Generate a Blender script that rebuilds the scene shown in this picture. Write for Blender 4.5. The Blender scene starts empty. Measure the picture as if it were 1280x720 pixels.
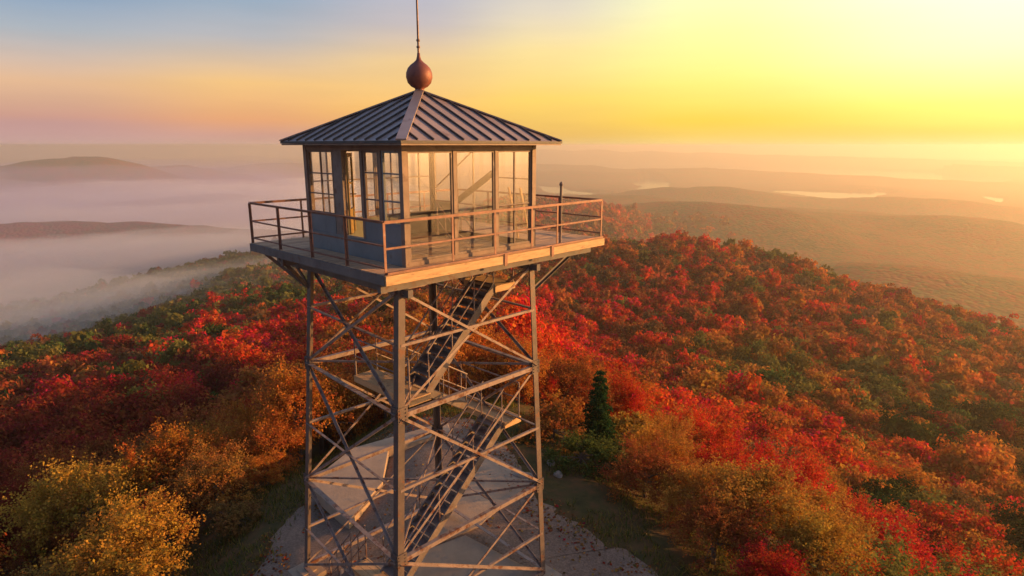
import bpy, math, random
import numpy as np
from mathutils import Vector, Matrix
random.seed(7)
R = math.radians
scene = bpy.context.scene
COL = scene.collection
TH = 0.6584                     # turn of the tower
CAMLOC = (0.0, -15.0175, 11.687)
YAW, PITCH, FPX = 0.1442, 0.2266, 774.83
DZ = 9.3                        # deck height above the ground

# ---------------------------------------------------------------- materials
def new_mat(name):
    m = bpy.data.materials.new(name); m.use_nodes = True
    nt = m.node_tree; b = nt.nodes['Principled BSDF']
    return m, nt, b
def N(nt, t, **kw):
    n = nt.nodes.new(t)
    for k, v in kw.items():
        if k in ('operation', 'blend_type', 'data_type', 'attribute_name', 'sky_type', 'noise_dimensions', 'attribute_type', 'interpolation_type', 'feature'):
            setattr(n, k, v)
        else:
            n.inputs[k].default_value = v
    return n
def ramp(nt, stops, fac=None, interp='LINEAR'):
    n = nt.nodes.new('ShaderNodeValToRGB'); cr = n.color_ramp; cr.interpolation = interp
    while len(cr.elements) > 1: cr.elements.remove(cr.elements[0])
    cr.elements[0].position = stops[0][0]; cr.elements[0].color = (*stops[0][1], 1)
    for p, c in stops[1:]:
        e = cr.elements.new(p); e.color = (*c, 1)
    if fac is not None: nt.links.new(fac, n.inputs[0])
    return n
def surf(name, c1, c2, scale=3.0, rough=.6, metal=0.0, c3=None, spot=.62, bump=.3, stretch=(1, 1, 1), rough2=None, bdist=.01):
    """two-tone noise colour with optional blotches (rust, dirt) and fine bump"""
    m, nt, b = new_mat(name); L = nt.links.new
    tc = N(nt, 'ShaderNodeTexCoord'); mp = N(nt, 'ShaderNodeMapping'); mp.inputs['Scale'].default_value = stretch
    L(tc.outputs['Object'], mp.inputs[0])
    n1 = N(nt, 'ShaderNodeTexNoise', Scale=scale, Detail=8.0, Roughness=.65); L(mp.outputs[0], n1.inputs['Vector'])
    r1 = ramp(nt, [(.33, c1), (.67, c2)], n1.outputs[0]); out = r1.outputs[0]
    if c3:
        n2 = N(nt, 'ShaderNodeTexNoise', Scale=scale * 1.7, Detail=9.0, Roughness=.7); L(mp.outputs[0], n2.inputs['Vector'])
        r2 = ramp(nt, [(spot - .05, (0, 0, 0)), (spot + .05, (1, 1, 1))], n2.outputs[0])
        mx = N(nt, 'ShaderNodeMix', data_type='RGBA'); L(r2.outputs[0], mx.inputs[0]); L(out, mx.inputs[6]); mx.inputs[7].default_value = (*c3, 1)
        out = mx.outputs[2]
    L(out, b.inputs['Base Color']); b.inputs['Metallic'].default_value = metal
    n3 = N(nt, 'ShaderNodeTexNoise', Scale=scale * 9, Detail=6.0, Roughness=.7); L(mp.outputs[0], n3.inputs['Vector'])
    rr = N(nt, 'ShaderNodeMapRange'); L(n3.outputs[0], rr.inputs[0]); rr.inputs[3].default_value = rough - .12; rr.inputs[4].default_value = (rough2 or rough + .15)
    L(rr.outputs[0], b.inputs['Roughness'])
    bp = N(nt, 'ShaderNodeBump', Strength=bump, Distance=bdist); L(n3.outputs[0], bp.inputs['Height']); L(bp.outputs[0], b.inputs['Normal'])
    return m
M = {}
M['steel'] = surf('weathered_steel', (.085, .066, .06), (.16, .115, .095), 2.2, .55, .25, (.17, .075, .04), .60)
M['brace'] = surf('galvanised_brace', (.20, .15, .13), (.32, .23, .19), 2.6, .55, .25, (.14, .055, .03), .56)
M['rail'] = surf('rusty_rail', (.16, .075, .05), (.30, .14, .09), 4.0, .6, .2, (.30, .20, .16), .62)
M['stair'] = surf('stair_steel', (.13, .10, .085), (.23, .175, .145), 3.0, .6, .25, (.15, .07, .04), .60)
M['deck'] = surf('deck_wood', (.38, .22, .12), (.62, .39, .22), 2.5, .75, 0, (.16, .085, .05), .60, stretch=(.35, 6, 3), bump=.5)
M['fascia'] = surf('fascia_wood', (.42, .25, .11), (.60, .37, .18), 2.2, .7, 0, (.28, .14, .07), .62, stretch=(1, 1, 6), bump=.5)
M['beam'] = surf('deck_beam', (.10, .085, .08), (.17, .14, .125), 2.0, .7, .1, (.12, .06, .04), .6)
M['cabpaint'] = surf('cab_blue_grey_paint', (.125, .14, .15), (.19, .205, .215), 1.6, .6, .1, (.12, .085, .07), .66, stretch=(1, 1, .6))
M['cabframe'] = surf('cab_frame', (.15, .10, .075), (.25, .165, .12), 3.0, .6, .1, (.13, .07, .05), .62)
M['mullion'] = surf('window_mullion', (.13, .09, .07), (.20, .135, .10), 3.5, .6, .1, (.36, .30, .26), .63)
M['green'] = surf('faded_green_panel', (.15, .15, .11), (.22, .21, .15), 2.0, .7, 0, (.14, .12, .09), .62)
M['roof'] = surf('standing_seam_roof', (.26, .185, .16), (.37, .27, .235), .8, .48, .2, (.22, .13, .095), .60, rough2=.6)
M['seam'] = surf('roof_seam', (.04, .036, .036), (.075, .06, .055), 2.0, .6, .15, (.14, .08, .05), .62)
M['ball'] = surf('rusty_copper_ball', (.12, .035, .025), (.24, .075, .045), 3.0, .55, .2, (.12, .035, .03), .6)
M['rod'] = surf('antenna_rod', (.10, .06, .05), (.17, .10, .08), 3.0, .5, .4)
M['door'] = surf('varnished_door', (.26, .15, .035), (.36, .22, .06), 2.0, .5, 0, (.30, .16, .05), .63, stretch=(4, 4, .6))
M['conc'] = surf('concrete', (.28, .19, .125), (.40, .28, .185), .9, .9, 0, (.24, .19, .15), .58, bump=.5, bdist=.02)
M['rock'] = surf('pale_rock', (.20, .16, .125), (.30, .24, .19), 2.0, .9, 0, (.20, .18, .16), .58, bump=.8, bdist=.04)
M['bark'] = surf('bark', (.075, .05, .038), (.15, .11, .085), 4.0, .9, 0, None, bump=.9, stretch=(1, 1, .25), bdist=.03)

def glass_mat():
    m, nt, b = new_mat('window_glass'); L = nt.links.new
    out = nt.nodes['Material Output']; nt.nodes.remove(b)
    tr = N(nt, 'ShaderNodeBsdfTransparent'); tr.inputs[0].default_value = (.985, .985, .975, 1)
    gl = N(nt, 'ShaderNodeBsdfGlossy'); gl.inputs['Roughness'].default_value = .03
    lw = N(nt, 'ShaderNodeLayerWeight', Blend=.12)
    mr = N(nt, 'ShaderNodeMapRange'); L(lw.outputs['Facing'], mr.inputs[0]); mr.inputs[3].default_value = .08; mr.inputs[4].default_value = .5
    m1 = N(nt, 'ShaderNodeMixShader'); L(mr.outputs[0], m1.inputs[0]); L(tr.outputs[0], m1.inputs[1]); L(gl.outputs[0], m1.inputs[2])
    L(m1.outputs[0], out.inputs[0]); return m
M['glass'] = glass_mat()

def leaf_mat(name, source):
    m, nt, b = new_mat(name); L = nt.links.new
    out = nt.nodes['Material Output']; nt.nodes.remove(b)
    if source == 'object':
        s = N(nt, 'ShaderNodeObjectInfo'); col = s.outputs['Color']
    else:
        s = N(nt, 'ShaderNodeAttribute', attribute_name='col'); col = s.outputs['Color']
    a = N(nt, 'ShaderNodeAttribute', attribute_name='rnd')
    hue = N(nt, 'ShaderNodeMapRange'); L(a.outputs['Fac'], hue.inputs[0]); hue.inputs[3].default_value = .472; hue.inputs[4].default_value = .540
    mul = N(nt, 'ShaderNodeMath', operation='MULTIPLY'); L(a.outputs['Fac'], mul.inputs[0]); mul.inputs[1].default_value = 7.31
    fr = N(nt, 'ShaderNodeMath', operation='FRACT'); L(mul.outputs[0], fr.inputs[0])
    val = N(nt, 'ShaderNodeMapRange'); L(fr.outputs[0], val.inputs[0]); val.inputs[3].default_value = .68; val.inputs[4].default_value = 1.32
    hs = N(nt, 'ShaderNodeHueSaturation'); L(hue.outputs[0], hs.inputs['Hue']); L(val.outputs[0], hs.inputs['Value']); L(col, hs.inputs['Color'])
    d = N(nt, 'ShaderNodeBsdfDiffuse'); t = N(nt, 'ShaderNodeBsdfTranslucent'); L(hs.outputs[0], d.inputs[0]); L(hs.outputs[0], t.inputs[0])
    mx = N(nt, 'ShaderNodeMixShader'); mx.inputs[0].default_value = .38; L(d.outputs[0], mx.inputs[1]); L(t.outputs[0], mx.inputs[2])
    L(mx.outputs[0], out.inputs[0]); return m
M['leaf'] = leaf_mat('autumn_leaves', 'object')
M['leafmass'] = leaf_mat('autumn_leaves_far', 'attr')

# ---------------------------------------------------------------- mesh helper
class MB:
    def __init__(s): s.v = []; s.f = []
    def add(s, vs, fs):
        o = len(s.v); s.v += [tuple(v) for v in vs]; s.f += [tuple(i + o for i in f) for f in fs]; return s
    def box(s, x0, x1, y0, y1, z0, z1):
        vs = [(x, y, z) for z in (z0, z1) for x, y in ((x0, y0), (x1, y0), (x1, y1), (x0, y1))]
        return s.add(vs, [(3, 2, 1, 0), (4, 5, 6, 7), (0, 1, 5, 4), (1, 2, 6, 5), (2, 3, 7, 6), (3, 0, 4, 7)])
    def profile(s, a, b, pts, side=None):
        """sweep a closed 2-D outline from a to b; side = direction of the outline's first axis"""
        a = Vector(a); b = Vector(b); d = (b - a).normalized()
        sd = Vector(side) if side else (Vector((0, 0, 1)) if abs(d.z) < .9 else Vector((1, 0, 0)))
        x = (sd - d * sd.dot(d)).normalized(); y = d.cross(x); n = len(pts)
        vs = [p + x * q[0] + y * q[1] for p in (a, b) for q in pts]
        fs = [(i, (i + 1) % n, n + (i + 1) % n, n + i) for i in range(n)] + [tuple(range(n))[::-1], tuple(range(n, 2 * n))]
        return s.add(vs, fs)
    def bar(s, a, b, w, t, side=None):
        return s.profile(a, b, [(-w / 2, -t / 2), (w / 2, -t / 2), (w / 2, t / 2), (-w / 2, t / 2)], side)
    def angle(s, a, b, w, t=.014, side=None, flip=1):
        p = [(0, 0), (w, 0), (w, t), (t, t), (t, w), (0, w)]
        p = [(q[0] - w * .3, (q[1] - w * .3) * flip) for q in p]
        if flip < 0: p = p[::-1]
        return s.profile(a, b, p, side)
    def tube(s, a, b, r, r2=None, n=10):
        a = Vector(a); b = Vector(b); d = (b - a).normalized(); r2 = r if r2 is None else r2
        x = d.orthogonal().normalized(); y = d.cross(x)
        vs = [p + (x * math.cos(2 * math.pi * i / n) + y * math.sin(2 * math.pi * i / n)) * q for p, q in ((a, r), (b, r2)) for i in range(n)]
        return s.add(vs, [(i, (i + 1) % n, n + (i + 1) % n, n + i) for i in range(n)] + [tuple(range(n))[::-1], tuple(range(n, 2 * n))])
    def lathe(s, prof, c=(0, 0, 0), n=24):
        k = len(prof); vs = [(c[0] + r * math.cos(2 * math.pi * i / n), c[1] + r * math.sin(2 * math.pi * i / n), c[2] + z) for r, z in prof for i in range(n)]
        fs = [(j * n + i, j * n + (i + 1) % n, (j + 1) * n + (i + 1) % n, (j + 1) * n + i) for j in range(k - 1) for i in range(n)]
        return s.add(vs, fs + [tuple(range(n))[::-1], tuple(range((k - 1) * n, k * n))])
    def build(s, name, mat, parent=None, loc=None, smooth=False):
        me = bpy.data.meshes.new(name); me.from_pydata(s.v, [], s.f); me.update()
        if smooth: me.polygons.foreach_set('use_smooth', [True] * len(me.polygons))
        me.materials.append(mat); o = bpy.data.objects.new(name, me); COL.objects.link(o)
        if parent: o.parent = parent
        if loc: o.location = loc
        return o
def tag(o, label=None, cat=None, group=None, kind=None):
    if label: o['label'] = label
    if cat: o['category'] = cat
    if group: o['group'] = group
    if kind: o['kind'] = kind
    return o
def empty(name, loc=(0, 0, 0), rz=0):
    o = bpy.data.objects.new(name, None); COL.objects.link(o); o.location = loc; o.rotation_euler = (0, 0, rz); o.empty_display_size = .3
    return o

# ---------------------------------------------------------------- terrain
def smooth(t): return t * t * (3 - 2 * t)
AZ = np.array([-180, -110, -60, -39.5, -20, -8, 0, 7, 16, 23, 31, 39.5, 60, 110, 180], float)
RR = np.array([0, 15, 22, 28, 35, 55, 90, 135, 200, 260, 300, 420, 600, 900, 1300, 2000, 3000], float)
T = {
 -39.5: [-.5, -1.5, -3.0, -5, -8, -14, -22, -31, -46, -61, -71, -103, -142, -172, -192, -202, -205],
 -20:  [0, 0, -1.0, -2.8, -6, -13, -21, -29, -39, -50, -58, -80, -104, -136, -172, -200, -205],
 -8:   [0, 0, 0, -.8, -3.5, -10, -18, -26, -35, -46, -54, -76, -96, -118, -150, -196, -205],
 0:    [0, 0, 0, -.8, -3, -8.5, -17, -26, -34, -43, -50, -74, -86, -72, -120, -196, -205],
 7: [0, 0, -.2, -1.8, -4.5, -13, -26, -34, -36, -35, -43, -95, -118, -80, -130, -190, -205],
 16: [0, 0, -1.2, -4, -8, -17, -28, -35, -37, -34, -37, -90, -142, -155, -140, -190, -205],
 23: [0, -.2, -2, -6, -9.5, -18.5, -29, -37, -39, -38, -41, -92, -142, -158, -145, -190, -205],
 31: [0, -.5, -3, -7.5, -11, -20, -31, -40, -44, -48, -53, -100, -140, -155, -165, -190, -205],
 39.5: [0, -.8, -4, -8.5, -12.5, -22, -34, -43, -51, -56, -62, -102, -140, -155, -170, -190, -205],
}
T[60] = [v - 1.5 * (i > 1) for i, v in enumerate(T[39.5])]
T[-60] = [v - 1.0 * (i > 1) for i, v in enumerate(T[-39.5])]
T[110] = T[60]; T[-110] = T[-60]; T[180] = T[-180] = [(a + b) / 2 for a, b in zip(T[60], T[-60])]
TAB = np.array([T[int(a) if float(a).is_integer() else a] for a in AZ], float)
def vnoise(x, y, seed=0):
    xi = np.floor(x).astype(np.int64); yi = np.floor(y).astype(np.int64); fx = smooth(x - xi); fy = smooth(y - yi)
    def h(a, b):
        n = (a * 374761393 + b * 668265263 + seed * 1442695041) & 0x7fffffff
        n = ((n ^ (n >> 13)) * 1274126177) & 0x7fffffff
        return ((n ^ (n >> 16)) & 0xffff) / 65535.0
    return (h(xi, yi) * (1 - fx) + h(xi + 1, yi) * fx) * (1 - fy) + (h(xi, yi + 1) * (1 - fx) + h(xi + 1, yi + 1) * fx) * fy
def fbm(x, y, seed=0, o=5):
    s = 0; a = .5
    for i in range(o): s = s + a * (vnoise(x, y, seed + i) - .5) * 2; x = x * 2.03 + 11.3; y = y * 2.03 + 5.7; a *= .5
    return s
WATER = [
 [(1996,7193),(2869,6478),(3642,5637),(4026,4503),(3887,3657),(3470,3259),(3349,3736),(2926,4518),(2309,4608),(2252,5076),(1646,5927)],
 [(612,3303),(907,2955),(1122,3100),(1335,3740),(1490,3905),(1410,3400),(1140,2921),(955,2740),(640,2836)],
 [(1682,2735),(2151,2667),(1978,2498),(1668,2256),(1712,2448)],
 [(2382,2439),(2410,2347),(2358,2232),(2236,2138)]]
def widen(P, k=1.45):
    rm = sum(math.hypot(x - CAMLOC[0], y - CAMLOC[1]) for x, y in P) / len(P); out = []
    for x, y in P:
        dx, dy = x - CAMLOC[0], y - CAMLOC[1]; r = math.hypot(dx, dy); az = math.atan2(dx, dy)
        loc = [math.hypot(a - CAMLOC[0], b - CAMLOC[1]) for a, b in P if abs(math.atan2(a - CAMLOC[0], b - CAMLOC[1]) - az) < .07]
        m = (min(loc) + max(loc)) / 2; r2 = m + (r - m) * k; out.append((CAMLOC[0] + dx / r * r2, CAMLOC[1] + dy / r * r2))
    return out
WATER = [widen(P) for P in WATER]
def inpoly(x, y, P):
    r = np.zeros(x.shape, bool); n = len(P)
    for i in range(n):
        x0, y0 = P[i]; x1, y1 = P[(i + 1) % n]
        c = ((y0 > y) != (y1 > y)) & (x < (x1 - x0) * (y - y0) / ((y1 - y0) + 1e-9) + x0); r ^= c
    return r
def pol(azdeg, r):      # azimuth right of the view axis -> world
    a = R(azdeg) + YAW; return CAMLOC[0] + r * math.sin(a), CAMLOC[1] + r * math.cos(a)
# far hills: azimuth, distance, half length, half depth, heading, height
HILLS = [(-34, 2900, 460, 230, 0, 158), (-42, 3300, 420, 260, 0, 128), (-28, 3500, 420, 200, 0, 118), (-21, 4300, 900, 260, 0, 96), (-14, 5600, 1300, 400, 0, 84),
         (-42, 1480, 300, 130, -18, 74), (-36, 1650, 220, 90, -10, 45), (-27, 1350, 240, 60, -25, 30), (-20, 2300, 420, 120, -10, 34), (-30, 2300, 420, 110, 0, 40),
         (19, 1200, 170, 170, 20, 26), (13, 1350, 210, 160, 10, 24), (26, 1300, 190, 150, 0, 16), (33, 780, 150, 130, 10, 20), (26, 850, 120, 110, 25, 8), (39, 900, 160, 130, 0, 10),
         (36, 1500, 300, 160, 0, 40), (30, 1750, 380, 170, 0, 36), (10, 1900, 300, 180, 0, 42), (3, 1700, 300, 180, 0, 40),
         (13, 2350, 300, 170, 0, 34), (20, 2300, 300, 150, 0, 48), (33, 2350, 300, 150, 0, 50),
         (6, 4300, 800, 260, 0, 46), (15, 4700, 900, 300, -8, 56), (30, 4300, 700, 240, 0, 36), (0, 5000, 900, 350, 0, 54),
         (12, 8200, 2600, 500, 0, 95), (26, 7600, 2600, 500, 0, 88), (-2, 8600, 2600, 600, 0, 90), (36, 6000, 1500, 300, 0, 74)]
def H(x, y):
    x = np.asarray(x, float); y = np.asarray(y, float)
    dx = x - CAMLOC[0]; dy = y - CAMLOC[1]; r = np.hypot(dx, dy); az = np.degrees(np.arctan2(dx, dy) - YAW)
    az = (az + 180) % 360 - 180
    ia = np.clip(np.searchsorted(AZ, az) - 1, 0, len(AZ) - 2); ta = smooth((az - AZ[ia]) / (AZ[ia + 1] - AZ[ia]))
    ir = np.clip(np.searchsorted(RR, r) - 1, 0, len(RR) - 2); tr = np.clip((r - RR[ir]) / (RR[ir + 1] - RR[ir]), 0, 1)
    def cub(k):
        def g(i): return TAB[k, np.clip(i, 0, len(RR) - 1)]
        p0, p1, p2, p3 = g(ir - 1), g(ir), g(ir + 1), g(ir + 2)
        h = RR[ir + 1] - RR[ir]
        m1 = (p2 - p0) / np.maximum(RR[ir + 1] - RR[np.clip(ir - 1, 0, None)], 1) * h
        m2 = (p3 - p1) / np.maximum(RR[np.clip(ir + 2, 0, len(RR) - 1)] - RR[ir], 1) * h
        t2 = tr * tr; t3 = t2 * tr
        return (2*t3-3*t2+1)*p1 + (t3-2*t2+tr)*m1 + (-2*t3+3*t2)*p2 + (t3-t2)*m2
    z = cub(ia) * (1 - ta) + cub(ia + 1) * ta
    w = np.clip((r - 32) / 60, 0, 1)
    z = z + w * fbm(x / 45, y / 45, 3, 3) * 2.2 + np.clip((r - 150) / 300, 0, 1) * fbm(x / 170, y / 170, 9, 4) * 7
    far = np.clip((r - 1200) / 1500, 0, 1)
    z = z + far * fbm(x / 700, y / 1400, 21, 5) * 22
    for a, d, hl, hd, hh, ht in HILLS:
        cx, cy = pol(a, d); h = R(hh - a) - YAW; ux, uy = math.cos(h), math.sin(h)
        u = ((x - cx) * ux + (y - cy) * uy) / hl; v = (-(x - cx) * uy + (y - cy) * ux) / hd
        z = z + ht * np.exp(-(u * u + v * v)) * (1 + .22 * fbm(x / 260, y / 260, 5, 4))
    for P in WATER:
        P = [tuple(p) for p in P]; m = inpoly(x + 60 * fbm(x / 300, y / 300, 41, 4), y + 220 * fbm(x / 400, y / 400, 42, 4), P)
        z = np.where(m, np.minimum(z, -222.0), z)
    if True:
        dry = np.clip((r - 2100) / 300, 0, 1); wet = np.zeros(x.shape, bool)
        for P in WATER: wet |= inpoly(x + 60 * fbm(x / 300, y / 300, 41, 4), y + 220 * fbm(x / 400, y / 400, 42, 4), P)
        z = np.where(~wet, np.maximum(z, -205.0 + 0 * dry), z)
    return z
def Hs(x, y): return float(H(np.array([x]), np.array([y]))[0])

azs = np.concatenate([np.arange(-180, -56, 3.0), np.arange(-56, 56, .16), np.arange(56, 180, 3.0)])
rs = [0.6]
while rs[-1] < 12500: rs.append(rs[-1] * 1.0175 + .12)
rs = np.array(rs)
def grid_mesh(name, mat, xx, yy, zz, closed):
    nr, na = xx.shape
    co = np.stack([xx, yy, zz], -1).reshape(-1, 3)
    i, j = np.meshgrid(np.arange(nr - 1), np.arange(na if closed else na - 1), indexing='ij')
    j2 = (j + 1) % na
    q = np.stack([i * na + j, i * na + j2, (i + 1) * na + j2, (i + 1) * na + j], -1).reshape(-1, 4)
    return raw_mesh(name, mat, co, q)
def raw_mesh(name, mats, co, q, col=None, rnd=None, midx=None, smooth_=True):
    me = bpy.data.meshes.new(name); k = q.shape[1]
    me.vertices.add(len(co)); me.vertices.foreach_set('co', np.ascontiguousarray(co, np.float32).ravel())
    me.loops.add(q.size); me.loops.foreach_set('vertex_index', np.ascontiguousarray(q, np.int32).ravel())
    me.polygons.add(len(q)); me.polygons.foreach_set('loop_start', np.arange(0, q.size, k, dtype=np.int32))
    if smooth_: me.polygons.foreach_set('use_smooth', np.ones(len(q), bool))
    if midx is not None: me.polygons.foreach_set('material_index', midx.astype(np.int32))
    for m in (mats if isinstance(mats, list) else [mats]): me.materials.append(m)
    if col is not None:
        a = me.attributes.new('col', 'FLOAT_COLOR', 'FACE'); c4 = np.ones((len(q), 4), np.float32); c4[:, :3] = col; a.data.foreach_set('color', c4.ravel())
    if rnd is not None:
        a = me.attributes.new('rnd', 'FLOAT', 'FACE'); a.data.foreach_set('value', rnd.astype(np.float32))
    me.update(calc_edges=True); me.validate()
    return me
def link(name, me, parent=None):
    o = bpy.data.objects.new(name, me); COL.objects.link(o)
    if parent: o.parent = parent
    return o

def ground_mat():
    m, nt, b = new_mat('forest_ground'); L = nt.links.new
    g = N(nt, 'ShaderNodeNewGeometry'); P = g.outputs['Position']
    # distant forest cover: clumps of autumn colours at tree size
    v = N(nt, 'ShaderNodeTexVoronoi', Scale=.16); L(P, v.inputs['Vector'])
    n1 = N(nt, 'ShaderNodeTexNoise', Scale=.012, Detail=8.0, Roughness=.7); L(P, n1.inputs['Vector'])
    sep = N(nt, 'ShaderNodeSeparateColor'); L(v.outputs['Color'], sep.inputs[0])
    ad = N(nt, 'ShaderNodeMath', operation='MULTIPLY_ADD'); L(sep.outputs[0], ad.inputs[0]); ad.inputs[1].default_value = .45
    m0 = N(nt, 'ShaderNodeMath', operation='MULTIPLY_ADD'); L(n1.outputs[0], m0.inputs[0]); m0.inputs[1].default_value = 1.5; m0.inputs[2].default_value = -.48
    L(m0.outputs[0], ad.inputs[2])
    r = ramp(nt, [(.1, (.035, .05, .018)), (.3, (.07, .075, .02)), (.45, (.13, .075, .022)), (.6, (.19, .055, .018)), (.8, (.20, .03, .016)), (1, (.16, .06, .02))], ad.outputs[0])
    # near ground: leaf litter and turf
    n2 = N(nt, 'ShaderNodeTexNoise', Scale=1.1, Detail=10.0, Roughness=.75); L(P, n2.inputs['Vector'])
    r2 = ramp(nt, [(.3, (.035, .03, .014)), (.45, (.07, .058, .02)), (.55, (.10, .06, .025)), (.7, (.14, .075, .03))], n2.outputs[0])
    d = N(nt, 'ShaderNodeVectorMath', operation='DISTANCE'); L(P, d.inputs[0]); d.inputs[1].default_value = CAMLOC
    mr = N(nt, 'ShaderNodeMapRange'); L(d.outputs['Value'], mr.inputs[0]); mr.inputs[1].default_value = 120; mr.inputs[2].default_value = 500
    mx = N(nt, 'ShaderNodeMix', data_type='RGBA'); L(mr.outputs[0], mx.inputs[0]); L(r2.outputs[0], mx.inputs[6]); L(r.outputs[0], mx.inputs[7])
    L(mx.outputs[2], b.inputs['Base Color']); b.inputs['Roughness'].default_value = .95; b.inputs['Specular IOR Level'].default_value = .1
    bp = N(nt, 'ShaderNodeBump', Strength=1.0, Distance=2.5); L(v.outputs['Distance'], bp.inputs['Height']); bp.invert = True
    bp2 = N(nt, 'ShaderNodeBump', Strength=.6, Distance=.08); L(n2.outputs[0], bp2.inputs['Height'])
    mn = N(nt, 'ShaderNodeMix', data_type='VECTOR'); L(mr.outputs[0], mn.inputs[0]); L(bp2.outputs[0], mn.inputs[4]); L(bp.outputs[0], mn.inputs[5])
    L(mn.outputs[1], b.inputs['Normal'])
    return m
M['ground'] = ground_mat()
A, RG = np.meshgrid(np.radians(azs) + YAW, rs)
GX = CAMLOC[0] + RG * np.sin(A); GY = CAMLOC[1] + RG * np.cos(A); GZ = H(GX, GY)
tag(link('terrain', grid_mesh('terrain', M['ground'], GX, GY, GZ, True)), 'rolling hills and valley floor covered in autumn woodland', kind='structure')

# lake and river water
def water_mat():
    m, nt, b = new_mat('lake_water'); L = nt.links.new
    b.inputs['Base Color'].default_value = (.03, .045, .05, 1); b.inputs['Roughness'].default_value = .12; b.inputs['IOR'].default_value = 1.33
    g = N(nt, 'ShaderNodeNewGeometry'); n = N(nt, 'ShaderNodeTexNoise', Scale=.05, Detail=5.0); L(g.outputs['Position'], n.inputs['Vector'])
    bp = N(nt, 'ShaderNodeBump', Strength=.1, Distance=.5); L(n.outputs[0], bp.inputs['Height']); L(bp.outputs[0], b.inputs['Normal'])
    return m
wm = MB(); n = 96
ring = [(CAMLOC[0] + 12300 * math.cos(2 * math.pi * i / n), CAMLOC[1] + 12300 * math.sin(2 * math.pi * i / n), -207.5) for i in range(n)]
wm.add(ring, [tuple(range(n))])
tag(wm.build('water', water_mat()), 'bright river bends and lakes in the far valley', kind='structure')

# gravel clearing draped on the summit
def gravel_mat():
    m, nt, b = new_mat('gravel'); L = nt.links.new
    g = N(nt, 'ShaderNodeNewGeometry'); P = g.outputs['Position']
    n1 = N(nt, 'ShaderNodeTexNoise', Scale=.5, Detail=8.0, Roughness=.6); L(P, n1.inputs['Vector'])
    r1 = ramp(nt, [(.3, (.15, .098, .068)), (.5, (.20, .13, .092)), (.7, (.25, .165, .11))], n1.outputs[0])
    v = N(nt, 'ShaderNodeTexVoronoi', Scale=24.0); L(P, v.inputs['Vector'])
    s = N(nt, 'ShaderNodeSeparateColor'); L(v.outputs['Color'], s.inputs[0])
    mr = N(nt, 'ShaderNodeMapRange'); L(s.outputs[0], mr.inputs[0]); mr.inputs[3].default_value = .75; mr.inputs[4].default_value = 1.25
    hs = N(nt, 'ShaderNodeHueSaturation'); L(r1.outputs[0], hs.inputs['Color']); L(mr.outputs[0], hs.inputs['Value'])
    # fallen leaves scattered on it
    v2 = N(nt, 'ShaderNodeTexVoronoi', Scale=3.2); L(P, v2.inputs['Vector'])
    lt = N(nt, 'ShaderNodeMath', operation='LESS_THAN'); L(v2.outputs['Distance'], lt.inputs[0]); lt.inputs[1].default_value = .11
    mx = N(nt, 'ShaderNodeMix', data_type='RGBA'); L(lt.outputs[0], mx.inputs[0]); L(hs.outputs[0], mx.inputs[6]); mx.inputs[7].default_value = (.22, .09, .03, 1)
    L(mx.outputs[2], b.inputs['Base Color']); b.inputs['Roughness'].default_value = .95; b.inputs['Specular IOR Level'].default_value = .2
    bp = N(nt, 'ShaderNodeBump', Strength=.4, Distance=.012); L(v.outputs['Distance'], bp.inputs['Height']); L(bp.outputs[0], b.inputs['Normal'])
    return m
GRAV = [(-7.2, -6), (-6.0, -1.5), (-5.5, 1.2), (-5.1, 4.0), (-4.9, 5.6), (-4.4, 7.4), (-3.2, 9.4), (-1.6, 11.4), (.4, 12.4), (1.8, 11.6), (2.7, 9.6), (3.2, 7.2), (3.6, 4.6), (4.0, 2.6), (4.9, 1.3), (5.9, .2), (6.8, -1.4), (8.2, -4), (8.0, -9), (2, -13), (-5, -12), (-8, -9)]
def smooth_ring(P, k=2):
    for _ in range(k):
        Q = []
        for i in range(len(P)):
            a = P[i]; b = P[(i + 1) % len(P)]; Q += [(a[0] * .75 + b[0] * .25, a[1] * .75 + b[1] * .25), (a[0] * .25 + b[0] * .75, a[1] * .25 + b[1] * .75)]
        P = Q
    return P
gr = smooth_ring(GRAV, 3); gr = [(x + .25 * float(fbm(np.array([x * 1.3]), np.array([y * 1.3]), 77, 4)[0]) * 2, y + .5 * float(fbm(np.array([x * 1.1]), np.array([y * 1.1]), 78, 4)[0])) for x, y in gr]
gc = (0, 0); gb = []
K = 22
for k in range(1, K + 1):
    for x, y in gr: gb.append((gc[0] + (x - gc[0]) * k / K, gc[1] + (y - gc[1]) * k / K))
gb = np.array(gb); gz = H(gb[:, 0], gb[:, 1]) + .03
xx = gb[:, 0].reshape(K, -1); yy = gb[:, 1].reshape(K, -1); zz = gz.reshape(K, -1)
zz[-1] -= .06
tag(link('gravel_clearing', grid_mesh('gravel_clearing', gravel_mat(), xx, yy, zz, True)), 'grey gravel clearing round the foot of the tower', kind='structure')
def in_gravel(x, y, m=0.0):
    s = 1 + m; return inpoly(np.asarray(x, float) / s, np.asarray(y, float) / s, gr)

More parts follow.
